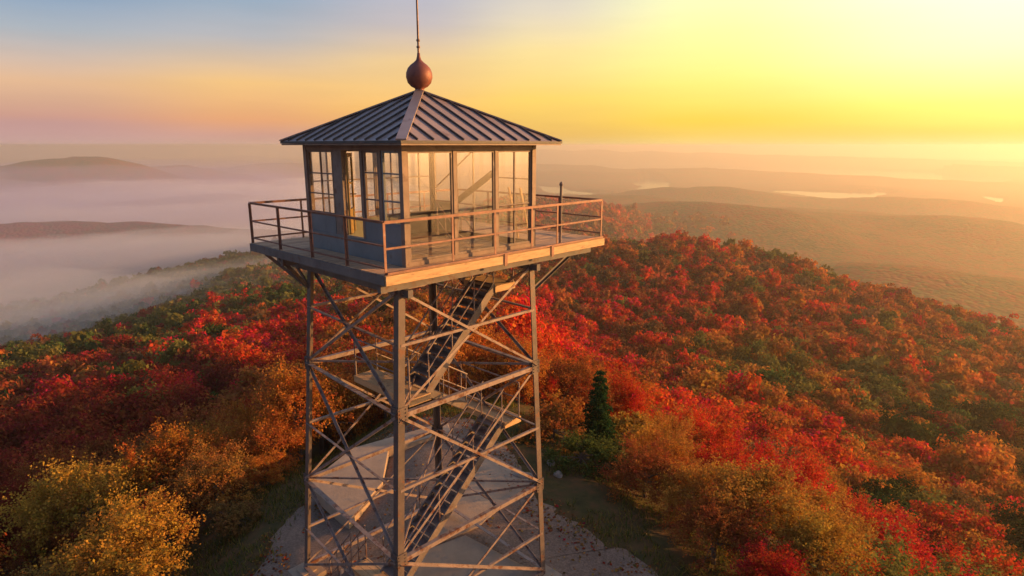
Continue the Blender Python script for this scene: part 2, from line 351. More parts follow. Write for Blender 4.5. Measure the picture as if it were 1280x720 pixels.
# concrete pads on the gravel
def pad(P, top=.10):
    P = [(x, y) for x, y in P]; n = len(P); b = MB()
    zb = [Hs(x, y) for x, y in P]
    vs = [(x, y, -.3) for x, y in P] + [(x, y, top) for x, y in P]
    inner = [(x * .985 + .015 * sum(p[0] for p in P) / n, y * .985 + .015 * sum(p[1] for p in P) / n, top + .012) for x, y in P]
    b.add(vs + inner, [(i, (i + 1) % n, n + (i + 1) % n, n + i) for i in range(n)] + [(n + i, n + (i + 1) % n, 2 * n + (i + 1) % n, 2 * n + i) for i in range(n)] + [tuple(range(2 * n, 3 * n))])
    return b.build('concrete_pad', M['conc'])
tag(pad([(3.75, 4.7), (1.7, 7.4), (-.7, 2.2), (-.85, 1.0), (1.4, 2.1)]), 'tan concrete pad behind the stair foot', kind='structure')
tag(pad([(-.9, .9), (1.0, 1.75), (2.9, -.3), (1.4, -2.5), (-2.2, -2.0), (-2.6, .7)], .085), 'tan concrete pad between the tower legs', kind='structure')
tag(pad([(-4.3, 5.5), (-3.0, 8.0), (-1.2, 8.9), (.8, 9.9), (.9, 8.9), (-1.6, 7.7), (-1.7, 5.2), (-2.6, 3.0)], .07), 'tan concrete walkway bending away behind the tower', kind='structure')

# ---------------------------------------------------------------- the lookout tower
TW = empty('lookout_tower', (0, 0, 0), TH)
tag(TW, 'steel lattice fire lookout tower with glazed square cab, hipped metal roof and railed deck', 'lookout tower')
LEGP = {'near': (-2.085, -1.914, .0605, .0113), 'right': (1.744, -1.925, -.0367, .026), 'left': (-1.797, 2.117, .058, -.0605), 'far': (1.85, 2.0, -.045, -.05)}
def leg(k, z):
    x, y, sx, sy = LEGP[k]; zf = z - DZ; return Vector((x + sx * zf, y + sy * zf, z))
OUT = {'near': (-1, -1), 'right': (1, -1), 'left': (-1, 1), 'far': (1, 1)}
for k in LEGP:
    a, b = leg(k, -.25), leg(k, DZ - .34); sx, sy = OUT[k]; w, t = .165, .022; mb = MB()
    pts = [(0, 0), (-sx * w, 0), (-sx * w, -sy * t), (-sx * t, -sy * t), (-sx * t, -sy * w), (0, -sy * w)]
    if sx * sy < 0: pts = pts[::-1]
    n = 6; vs = [(p.x + q[0] + sx * w * .35, p.y + q[1] + sy * w * .35, p.z) for p in (a, b) for q in pts]
    mb.add(vs, [(i, (i + 1) % n, n + (i + 1) % n, n + i)[::-1] for i in range(n)] + [tuple(range(n)), tuple(range(n, 2 * n))[::-1]])
    L_ = mb.build('leg', M['steel'], TW)
    for z in (6.26, 2.96):      # bolted splice and gusset plates where the struts meet
        g = MB(); c = leg(k, z)
        for ax in (0, 1):
            s0 = sy if ax == 0 else sx
            o = c + Vector((sx * .07, sy * .07, 0)) + (Vector((-sx * .11, sy * .006, 0)) if ax == 0 else Vector((sx * .006, -sy * .11, 0)))
            d = Vector((1, 0, 0)) if ax == 0 else Vector((0, 1, 0)); nrm = Vector((0, sy, 0)) if ax == 0 else Vector((sx, 0, 0))
            g.bar(o - Vector((0, 0, .17)), o + Vector((0, 0, .17)), .26, .014, d)
            for hz in (-.12, -.04, .04, .12):
                for hx in (-.08, .08):
                    p = o + Vector((0, 0, hz)) + d * hx; g.tube(p + nrm * .004, p + nrm * .024, .016, n=6)
        g.build('gusset_plate', M['steel'], L_)
    f = MB(); c = leg(k, 0); f.box(c.x - .38, c.x + .38, c.y - .38, c.y + .38, -.5, .16); f.box(c.x - .2, c.x + .2, c.y - .2, c.y + .2, .162, .20)
    f.build('footing', M['conc'], TW)
LV = [7.75, 6.26, 4.59, 2.96, 1.50, .32]; TOP = DZ - .42
faces = [('near', 'right', (0, -1)), ('near', 'left', (-1, 0)), ('right', 'far', (1, 0)), ('left', 'far', (0, 1))]
for a, b, nr in faces:
    nv = Vector((nr[0], nr[1], 0))
    def P(k, z, off=0.0): return leg(k, z) + nv * (.045 + off)
    for i, z in enumerate(LV):
        heavy = i % 2 == 1; mb = MB()
        mb.angle(P(a, z), P(b, z), .105 if heavy else .062, .012, side=(0, 0, -1), flip=1)
        mb.build('horizontal_strut', M['brace'], TW)
    for zt, zb in ((TOP, 6.26), (6.26, 2.96), (2.96, .32)):
        for q, (c1, c2) in enumerate(((a, b), (b, a))):
            mb = MB(); off = .03 if q == 0 else -.03
            mb.angle(P(c1, zt - .05, off), P(c2, zb + .05, off), .062, .010, side=(0, 0, 1), flip=1)
            mb.build('diagonal_brace', M['brace'], TW)
# horizontal plan bracing inside the tower
for z in (6.26, 2.96):
    for c1, c2, dz in (('near', 'far', 0), ('left', 'right', .05)):
        MB().bar(leg(c1, z + dz), leg(c2, z + dz), .05, .03).build('plan_brace', M['brace'], TW)

# deck
X0, X1, Y0, Y1 = -2.65, 4.20, -2.27, 3.52
nb = 42; bw = (Y1 - Y0) / nb; mb = MB()
for i in range(nb):
    y = Y0 + i * bw; dz = random.uniform(-.004, .004); sp = random.uniform(-1.5, 3)
    for xa, xb in ((X0, sp), (sp + .008, X1)):
        mb.box(xa, xb, y + .006, y + bw - .006, DZ - .045 + dz, DZ + dz)
DK = mb.build('deck', M['deck'], TW)
for nm, args in (('fascia_board', (X0 - .03, X1 + .03, Y0 - .05, Y0 - .002, DZ - .195, DZ - .012)), ('fascia_board', (X0 - .03, X1 + .03, Y1 + .002, Y1 + .05, DZ - .195, DZ - .012)),
                 ('fascia_board', (X1 + .002, X1 + .05, Y0, Y1, DZ - .195, DZ - .012))):
    MB().box(*args).build(nm, M['fascia'], DK)
MB().box(X0 - .05, X0 - .002, Y0, Y1, DZ - .195, DZ - .012).build('fascia_board', M['beam'], DK)
for i in range(13):
    x = X0 + .25 + i * (X1 - X0 - .5) / 12; MB().box(x - .025, x + .025, Y0 + .01, Y1 - .01, DZ - .20, DZ - .048).build('joist', M['beam'], DK)
for y in (-1.95, 2.05):
    MB().box(X0 + .05, X1 - .15, y - .06, y + .06, DZ - .40, DZ - .203).build('deck_beam', M['beam'], TW)
for x in (-2.02, 1.78):
    MB().box(x - .06, x + .06, Y0 + .1, Y1 - .1, DZ - .56, DZ - .403).build('deck_beam', M['beam'], TW)
for p, q in (((-1.88, 2.2, 8.2), (-2.6, 2.9, 9.08)), ((-1.88, 2.2, 8.2), (-2.6, 2.2, 9.08)), ((1.78, -1.95, 8.2), (3.2, -1.95, 8.9)), ((1.9, 2.1, 8.2), (3.4, 2.1, 8.9)), ((-1.85, 2.2, 8.2), (-1.85, 3.4, 9.08)), ((1.9, 2.1, 8.2), (1.9, 3.4, 9.08))):
    MB().angle(p, q, .08, .012, side=(0, 0, 1)).build('knee_brace', M['steel'], TW)
for x in (2.05, 0.45):        # fascia clips
    MB().box(x, x + .09, Y0 - .075, Y0 - .052, DZ - .24, DZ + .03).build('deck_clip', M['rail'], TW)

# railings: four runs, each a part with its posts and bars
def railing(p0, p1, posts, bars=(1.0, .55, .13), kerb=False, r=.024, tall=None):
    p0 = Vector(p0); p1 = Vector(p1); d = p1 - p0; root = None
    nrm = Vector((-d.y, d.x, 0)).normalized()
    for i, h in enumerate(bars):
        w = .055 if i == 0 else .038
        o = MB().angle(p0 + Vector((0, 0, h)), p1 + Vector((0, 0, h)), w, .009, side=(0, 0, -1)).build('railing' if root is None else 'rail_bar', M['rail'], TW if root is None else root)
        root = root or o
    for t in posts:
        p = p0 + d * t; MB().angle(p + Vector((0, 0, -.16)), p + Vector((0, 0, bars[0] - .01)), .052, .009, side=nrm).build('railing_post', M['rail'], root)
    return root
i_ = .03
r1 = railing((X0 + i_, Y0 + i_, DZ), (X1 - i_, Y0 + i_, DZ), (0, .245, .424, .60, .735, 1), (1.0, .5))
MB().box(X0 + .02, X1 - .02, Y0 - .046, Y0 + .02, DZ + .006, DZ + .05).build('kerb_angle', M['rail'], r1)
t_ = MB(); t_.tube((2.53, Y0 + .06, DZ), (2.53, Y0 + .06, DZ + 1.42), .032); t_.lathe([(.01, 0), (.042, .02), (.05, .06), (.03, .1), (.005, .12)], (2.53, Y0 + .06, DZ + 1.41), 10)
t_.build('tall_post', M['stair'], r1)
railing((X0 + i_, Y0 + i_, DZ), (X0 + i_, Y1 - i_, DZ), (.235, .48, .74, 1))
railing((X0 + i_, Y1 - i_, DZ), (X1 - i_, Y1 - i_, DZ), (.2, .4, .6, .8))
railing((X1 - i_, Y0 + i_, DZ), (X1 - i_, Y1 - i_, DZ), (.25, .5, .75, 1))

# cab
C = 1.865; HT = 2.40; ZF = DZ + HT
def slab(name, ax, pos, a, b, z0, z1, t, mat, parent=TW, off=0.0):
    """a board in the wall plane: ax 'x' -> wall at x=pos running along y from a to b"""
    m = MB()
    if ax == 'x': m.box(pos - t / 2 + off, pos + t / 2 + off, a, b, z0, z1)
    else: m.box(a, b, pos - t / 2 + off, pos + t / 2 + off, z0, z1)
    return m.build(name, mat, parent)
for sx in (-1, 1):
    for sy in (-1, 1):
        MB().box(sx * C - .062, sx * C + .062, sy * C - .062, sy * C + .062, DZ + .002, ZF).build('corner_post', M['cabframe'], TW)
for ax in 'xy':
    for s in (-1, 1):
        slab('header_beam', ax, s * C, -C + .064, C - .064, ZF - .12, ZF - .002, .10, M['cabframe'])
def window(ax, pos, a, b, z0, z1, vs=(), hs=(), fw=.045, mat='mullion'):
    f = MB()
    def bx(p, q, u, v, t=.05):
        if ax == 'x': f.box(pos - t / 2, pos + t / 2, p, q, u, v)
        else: f.box(p, q, pos - t / 2, pos + t / 2, u, v)
    bx(a, a + fw, z0, z1); bx(b - fw, b, z0, z1); bx(a + fw, b - fw, z1 - fw, z1, .048); bx(a + fw, b - fw, z0, z0 + fw, .048)
    for v in vs: bx(v - .016, v + .016, z0 + fw, z1 - fw, .036)
    for h in hs: bx(a + fw, b - fw, h - .014, h + .014, .032)
    w = f.build('window', M[mat], TW)
    slab('pane', ax, pos, a + fw * .6, b - fw * .6, z0 + fw * .6, z1 - fw * .6, .006, M['glass'], w)
    return w
zt = ZF - .122
# lit right-hand face: full height glazing in three bays
bays = [(-C + .064, -.60), (-.56, .62), (.66, C - .064)]
slab('sill_beam', 'y', -C, -C + .064, C - .064, DZ + .003, DZ + .09, .09, M['cabframe'])
for x in (-.58, .64): slab('wall_post', 'y', -C, x - .038, x + .038, DZ + .092, zt, .085, M['cabframe'])
window('y', -C, bays[0][0], -.62, DZ + .092, zt, (), ())
window('y', -C, -.54, .60, DZ + .092, zt, (), ())
window('y', -C, .68, C - .064, DZ + .092, zt, (1.25,), (DZ + 1.05,))
# shaded left-hand face: dado, door opening, small-paned windows
zs = DZ + .40
slab('dado_base', 'x', -C, -C + .064, C - .064, DZ + .003, zs, .09, M['cabpaint'])
slab('dado_trim', 'x', -C, -C + .064, C - .064, zs + .001, zs + .03, .11, M['cabpaint'])
slab('dado_panel', 'x', -C, .70, C - .064, zs + .032, DZ + .84, .07, M['cabpaint'])
slab('dado_panel', 'x', -C, -C + .064, -.50, zs + .032, DZ + .80, .07, M['cabpaint'])
slab('wall_post', 'x', -C, .30, .66, zs + .032, zt, .085, M['stair'])
slab('wall_post', 'x', -C, -.50, -.42, zs + .032, zt, .085, M['cabframe'])
slab('wall_post', 'x', -C, -1.16, -1.09, DZ + .802, zt, .075, M['cabframe'])
window('x', -C, .70, C - .064, DZ + .842, zt, (1.25,), (DZ + 1.30, DZ + 1.76))
window('x', -C, -C + .064, -1.18, DZ + .802, zt, (), (DZ + 1.28, DZ + 1.83), mat='cabpaint')
window('x', -C, -1.07, -.52, DZ + .802, zt, (), (DZ + 1.28, DZ + 1.83))
# door, standing open into the cab
dr = empty('door'); dr.parent = TW; dr.location = (-C + .06, .26, zs + .04); dr.rotation_euler = (0, 0, R(50)); bpy.context.view_layer.update()
d_ = MB(); dw, dh = .74, zt - zs - .10
d_.box(0, dw, -.02, .02, 0, .55); d_.box(0, .09, -.02, .02, .55, dh); d_.box(dw - .09, dw, -.02, .02, .55, dh); d_.box(.09, dw - .09, -.02, .02, dh - .09, dh); d_.box(.09, dw - .09, -.018, .018, 1.1, 1.14)
d_.build('door_leaf', M['door'], dr); MB().box(.08, dw - .08, -.003, .003, .545, dh - .08).build('door_pane', M['glass'], dr)
h_ = MB(); h_.tube((dw - .05, -.07, .85), (dw - .05, .07, .85), .014); h_.tube((dw - .05, -.07, .85), (dw - .17, -.07, .85), .011); h_.build('door_handle', M['stair'], dr)
# back faces
slab('dado_panel', 'y', C, -C + .064, C - .064, DZ + .003, DZ + .56, .07, M['green'])
for x in (-.9, .02, .94): slab('wall_post', 'y', C, x - .03, x + .03, DZ + .562, zt, .07, M['cabframe'])
for a, b in ((-C + .064, -.93), (-.87, -.01), (.05, .91), (.97, C - .064)): window('y', C, a, b, DZ + .562, zt, ((a + b) / 2,), (DZ + 1.55,))
slab('sill_beam', 'x', C, -C + .064, C - .064, DZ + .003, DZ + .09, .09, M['cabframe'])
slab('dado_panel', 'x', C, 1.02, C - .064, DZ + .092, DZ + .86, .06, M['green'])
for y in (-.62, .98): slab('wall_post', 'x', C, y - .03, y + .03, DZ + .092, zt, .07, M['cabframe'])
window('x', C, -C + .064, -.65, DZ + .092, zt, (), (DZ + 1.6,)); window('x', C, -.59, .95, DZ + .092, zt, (.2,), ()); window('x', C, 1.01, C - .064, DZ + .862, zt, (), ())
MB().bar((C - .08, .95, DZ + .82), (C - .08, -.60, DZ + 1.70), .16, .04, (0, 0, 1)).build('timber_brace', M['beam'], TW)
MB().bar((C - .07, 1.74, DZ + 1.2), (C - .07, .05, DZ + 2.3), .035, .02, (0, 0, 1)).build('rod_brace', M['cabframe'], TW)

# roof
EX0, EX1, EY0, EY1, EZ = -2.25, 2.36, -2.36, 2.36, DZ + 2.47
AP = Vector((.03, -.03, DZ + 3.60))
ev = [Vector((EX0, EY0, EZ)), Vector((EX1, EY0, EZ)), Vector((EX1, EY1, EZ)), Vector((EX0, EY1, EZ))]
mb = MB(); mb.add(ev + [AP] + [v - Vector((0, 0, .05)) for v in ev], [(0, 1, 4), (1, 2, 4), (2, 3, 4), (3, 0, 4), (0, 5, 6, 1), (1, 6, 7, 2), (2, 7, 8, 3), (3, 8, 5, 0), (5, 8, 7, 6)])
RF = mb.build('roof', M['roof'], TW); RF.data.materials.append(M['seam'])
for p_ in RF.data.polygons:
    if p_.index > 3: p_.material_index = 1
for i in range(4):
    a, b = ev[i], ev[(i + 1) % 4]; nrm = (b - a).cross(AP - a).normalized(); e = (b - a); Ln = e.length; e.normalize()
    foot = a + e * (AP - a).dot(e); up = (AP - foot); 
    nS = 12
    for k in range(1, nS):
        s = k / nS * Ln; sa = (AP - a).dot(e)
        t = s / sa if s < sa else (Ln - s) / (Ln - sa)
        p0 = a + e * s; p1 = p0 + up * max(0, t - .035)
        if t < .08: continue
        MB().bar(p0 + nrm * .018 + up.normalized() * .01, p1 + nrm * .018, .045, .020, nrm).build('roof_seam', M['seam'], RF)
    MB().bar(a + (AP - a).normalized() * .02 + Vector((0, 0, .012)), AP + Vector((0, 0, .02)), .03, .20, (0, 0, 1)).build('hip_cap', M['roof'], RF)
MB().box(EX0 + .02, EX1 - .02, EY0 + .02, EY1 - .02, EZ - .085, EZ - .052).build('soffit', M['cabframe'], RF)
prof = [(.10, -.12), (.12, -.05), (.10, 0), (.11, .03), (.19, .07), (.265, .15), (.30, .27), (.295, .37), (.255, .47), (.19, .54), (.11, .60), (.06, .65), (.04, .72), (.03, .80)]
MB().lathe(prof, AP + Vector((0, 0, .02)), 28).build('finial_ball', M['ball'], TW, smooth=True)
MB().tube(AP + Vector((0, 0, .8)), AP + Vector((0, 0, 2.9)), .026, .018).build('antenna_rod', M['rod'], TW)
rr_ = MB()
for z in (.12, .26, 2.0): rr_.lathe([(.03, z), (.042, z + .01), (.042, z + .04), (.03, z + .05)], AP + Vector((0, 0, .8)), 12)
rr_.build('antenna_collar', M['rod'], TW)

# stairs and landings
def flight(p0, p1, side, width, n):
    """p0 foot, p1 head (tower space), side = unit vector across"""
    p0 = Vector(p0); p1 = Vector(p1); sd = Vector(side) * width / 2; d = p1 - p0; run = Vector((d.x, d.y, 0)).normalized(); root = None
    for s in (-1, 1):
        o = MB().bar(p0 + sd * s - Vector((0, 0, .02)), p1 + sd * s - Vector((0, 0, .02)), .20, .035, (0, 0, 1)).build('stair_flight' if root is None else 'stringer', M['stair'], TW if root is None else root)
        root = root or o
    tr = MB()
    for i in range(n):
        c = p0 + d * ((i + .5) / n); a = c - run * .15; b = c + run * .12
        hgt = d.z / n; t_ = MB().bar(c - sd * .97, c + sd * .97, .03, .28, (0, 0, 1)); q = c + run * .125 + Vector((0, 0, hgt * .28)); t_.bar(q - sd * .96, q + sd * .96, hgt * .5, .012, (0, 0, 1)); t_.build('tread', M['stair'], root)
    up = Vector((0, 0, 1))
    for s in (-1, 1):
        MB().tube(p0 + sd * s + up * .95, p1 + sd * s + up * .95, .022).build('handrail', M['brace'], root)
        MB().tube(p0 + sd * s + up * .5, p1 + sd * s + up * .5, .016).build('handrail', M['brace'], root)
        for t in (.02, .35, .68, .98):
            q = p0 + d * t + sd * s; MB().tube(q, q + up * .95, .018).build('baluster', M['brace'], root)
    return root
def landing(x0, x1, y0, y1, z, rails=()):
    m = MB(); k = max(3, int((x1 - x0) / .12))
    for i in range(k):
        w = (x1 - x0) / k; m.box(x0 + i * w + .004, x0 + (i + 1) * w - .004, y0, y1, z - .05, z - .01)
    o = m.build('landing', M['fascia'], TW)
    f = MB(); f.box(x0 - .03, x0 - .001, y0, y1, z - .17, z - .005); f.box(x1 + .001, x1 + .03, y0, y1, z - .17, z - .005); f.box(x0 - .03, x1 + .03, y0 - .032, y0 - .001, z - .17, z - .005); f.box(x0 - .03, x1 + .03, y1 + .001, y1 + .032, z - .17, z - .005)
    f.build('landing_frame', M['fascia'], o)
    for a, b in rails:
        a = Vector((*a, z)); b = Vector((*b, z)); up = Vector((0, 0, 1))
        MB().tube(a + up * .95, b + up * .95, .022).build('handrail', M['brace'], o); MB().tube(a + up * .5, b + up * .5, .016).build('handrail', M['brace'], o)
        for q in (a, b): MB().tube(q, q + up * .95, .02).build('handrail_post', M['brace'], o)
    return o
flight((-1.85, -.75, 1.45), (1.60, -.75, 4.52), (0, 1, 0), .78, 15)
landing(-2.25, -1.82, -1.15, .35, 1.45)
flight((-2.03, 1.55, .05), (-2.03, .35, 1.45), (1, 0, 0), .40, 6)
landing(1.60, 2.15, -1.20, 1.15, 4.55, [((2.13, -1.2), (2.13, 1.15))])
flight((1.60, .65, 4.55), (-.85, .65, 6.05), (0, 1, 0), .74, 8)
landing(-1.42, -.85, -1.15, 1.05, 6.10, [((-1.40, -1.15), (-1.40, 1.05))])
flight((-.85, -.70, 6.10), (1.35, -.70, 8.30), (0, 1, 0), .80, 11)
landing(1.35, 2.0, -1.12, .0, 8.28, [((1.98, -1.12), (1.98, .0))])
flight((1.62, 0, 8.30), (1.62, 1.1, 9.26), (1, 0, 0), .55, 5)

# wooden ladder standing on the deck behind the cab's right bay
ld = empty('ladder', tuple(Matrix.Rotation(TH, 3, 'Z') @ Vector((2.35, -1.05, DZ + .004))), TH)
tag(ld, 'short wooden ladder leaning on the outside of the glazed cab, on the deck', 'ladder')
for s in (-1, 1): MB().bar((.12, s * .2, 0), (-.25, s * .2, 1.35), .05, .035, (0, 1, 0)).build('ladder_rail', M['fascia'], ld)
for i in range(5): t = .14 + i * .18; MB().tube((.12 - .37 * t, -.2, 1.35 * t), (.12 - .37 * t, .2, 1.35 * t), .017).build('rung', M['fascia'], ld)

# ---------------------------------------------------------------- foliage
rng = np.random.default_rng(11)
def leaves(co, nrm, size, rg):
    """leaf-shaped quads at co facing nrm"""
    n = len(co); up = rg.normal(size=(n, 3)); x = np.cross(nrm, up); x /= np.linalg.norm(x, axis=1)[:, None] + 1e-9; y = np.cross(nrm, x)
    s = size * rg.uniform(.65, 1.35, n)[:, None]
    v = np.stack([co - x * s * .62, co - y * s * .40 + x * s * .05, co + x * s * .62 + nrm * s * .12, co + y * s * .40 + x * s * .05], 1).reshape(-1, 3)
    return v, np.arange(4 * n).reshape(-1, 4)
def crown_points(rg, n, rad, h, z0, nclump, flat=.0, spread=.30, twigs=0):
    """clump centres over an uneven dome, leaves on their shells and along short outward twigs"""
    d = rg.normal(size=(nclump, 3)); d /= np.linalg.norm(d, axis=1)[:, None]; d[:, 2] = np.abs(d[:, 2]) * 1.25 - .55
    lob = 1 + .28 * np.sin(np.arctan2(d[:, 1], d[:, 0]) * rg.integers(2, 5) + rg.uniform(0, 6)) + rg.normal(size=nclump) * .10
    k = (rg.uniform(.35, 1.02, nclump) * lob)[:, None]
    c = d * k * np.array([rad * .82, rad * .82, h * .5]); c[:, 2] += z0 + h * .46
    cr = rad * rg.uniform(spread * .55, spread * 1.35, nclump)
    w = cr ** 2; w /= w.sum()
    if twigs:
        ti = rg.choice(nclump, twigs, p=w); u = rg.normal(size=(twigs, 3)); u /= np.linalg.norm(u, axis=1)[:, None]
        out = c[ti] - np.array([0, 0, z0 + h * .35]); out /= np.linalg.norm(out, axis=1)[:, None] + 1e-6
        td = u * .8 + out * .7 + np.array([0, 0, .35]); td /= np.linalg.norm(td, axis=1)[:, None]
        L_ = cr[ti] * rg.uniform(.7, 1.75, twigs); per = n // twigs
        t = rg.uniform(.15, 1, (twigs, per)); co = c[ti][:, None] + td[:, None] * (t * L_[:, None])[:, :, None] + rg.normal(size=(twigs, per, 3)) * .055 * rad / 2.2
        nr = td[:, None] * .45 + rg.normal(size=(twigs, per, 3)) * .6 + np.array([0, 0, .35]); nr /= np.linalg.norm(nr, axis=2)[:, :, None]
        cv = rg.uniform(0, 1, nclump)[ti][:, None]; tv = rg.uniform(0, 1, twigs)[:, None]
        rnd = np.clip(.35 * cv + .35 * tv + .30 * rg.uniform(0, 1, (twigs, per)), 0, .999)
        return co.reshape(-1, 3), nr.reshape(-1, 3), rnd.ravel(), c
    idx = rg.choice(nclump, n, p=w)
    u = rg.normal(size=(n, 3)); u /= np.linalg.norm(u, axis=1)[:, None]; u[:, 2] = np.where(u[:, 2] < -.35, -u[:, 2], u[:, 2])
    rr = cr[idx] * rg.uniform(.4, 1.25, n)
    co = c[idx] + u * rr[:, None] * np.array([1, 1, .8])
    nr = u + rg.normal(size=(n, 3)) * .55 + np.array([0, 0, .25]); nr /= np.linalg.norm(nr, axis=1)[:, None]
    cv = rg.uniform(0, 1, nclump)
    rnd = np.clip(.55 * cv[idx] + .45 * rg.uniform(0, 1, n), 0, .999)
    return co, nr, rnd, c
def make_crown(seed, n, size, rad, h, z0, nclump, spread=.30, twigs=0):
    rg = np.random.default_rng(seed); co, nr, rnd, c = crown_points(rg, n, rad, h, z0, nclump, spread=spread, twigs=twigs)
    v, q = leaves(co, nr, size, rg); return raw_mesh('crown', M['leaf'], v, q, rnd=rnd, smooth_=False), c
def make_trunk(seed, c, z0, r0=.11):
    rg = random.Random(seed); mb = MB(); fork = Vector((rg.uniform(-.1, .1), rg.uniform(-.1, .1), z0 + .25))
    mb.tube((0, 0, -.9), (0, 0, .05), r0 * 1.35, r0 * 1.1, 8); mb.tube((0, 0, .0), fork, r0 * 1.1, r0 * .75, 8)
    for p in list(c)[:20]:
        p = Vector(p); m = fork.lerp(p, .5) + Vector((rg.uniform(-.15, .15), rg.uniform(-.15, .15), .12))
        mb.tube(fork, m, r0 * .5, r0 * .3, 6); mb.tube(m, p, r0 * .3, r0 * .08, 6)
    me = bpy.data.meshes.new('trunk'); me.from_pydata(mb.v, [], mb.f); me.materials.append(M['bark']); me.update(); return me
NEAR = []; MID = []; LOWM = []
for s in range(6):
    rad = 2.2; h = 3.6 + .25 * (s % 3); cm, c = make_crown(100 + s, 17100, .070, rad, h, .2, 80 + 8 * s, .25, 900); NEAR.append((cm, make_trunk(s, c, 1.0)))
for s in range(5):
    cm, c = make_crown(200 + s, 4800, .145, 2.3, 3.8, .3, 50 + 6 * s, .27, 400); MID.append((cm, make_trunk(50 + s, c, 1.0)))
for s in range(3):
    cm, c = make_crown(300 + s, 5600, .075, 1.25, 1.7, -.15, 34, .30, 400); LOWM.append((cm, make_trunk(80 + s, c, .2, .05)))
def conifer(seed, n, h=4.2, rad=1.0):
    rg = np.random.default_rng(seed); tiers = 12; P = []; Nn = []
    for t in range(tiers):
        z = .35 + (h - .4) * t / tiers; R_ = rad * (1 - t / tiers) ** .85 + .07; nb_ = int(11 - t * .35)
        for b_ in range(nb_):
            a = 2 * math.pi * (b_ + rg.uniform(-.35, .35)) / nb_; L_ = R_ * rg.uniform(.5, 1.3); m_ = int(n * L_ / (tiers * 7.5 * rad * .55))
            u = rg.uniform(.08, 1, m_) ** .8; w = (1 - u) * .20 + .05
            lat = rg.normal(size=m_) * w; P.append(np.stack([np.cos(a) * u * L_ - np.sin(a) * lat, np.sin(a) * u * L_ + np.cos(a) * lat, z - u * L_ * .28 + rg.normal(size=m_) * .045 + .06], 1))
            Nn.append(np.tile([math.cos(a) * .3, math.sin(a) * .3, 1.0], (m_, 1)) + rg.normal(size=(m_, 3)) * .6)
    P = np.concatenate(P); Nn = np.concatenate(Nn); Nn /= np.linalg.norm(Nn, axis=1)[:, None]
    v, q = leaves(P, Nn, .10, rg); return raw_mesh('crown', M['leaf'], v, q, rnd=rg.uniform(0, .99, len(q)), smooth_=False)
CON = [conifer(5, 9000), conifer(6, 9000, 4.6, 1.15)]
ct = MB(); ct.tube((0, 0, -.8), (0, 0, 3.9), .11, .015, 8)
ctm = bpy.data.meshes.new('trunk'); ctm.from_pydata(ct.v, [], ct.f); ctm.materials.append(M['bark'])

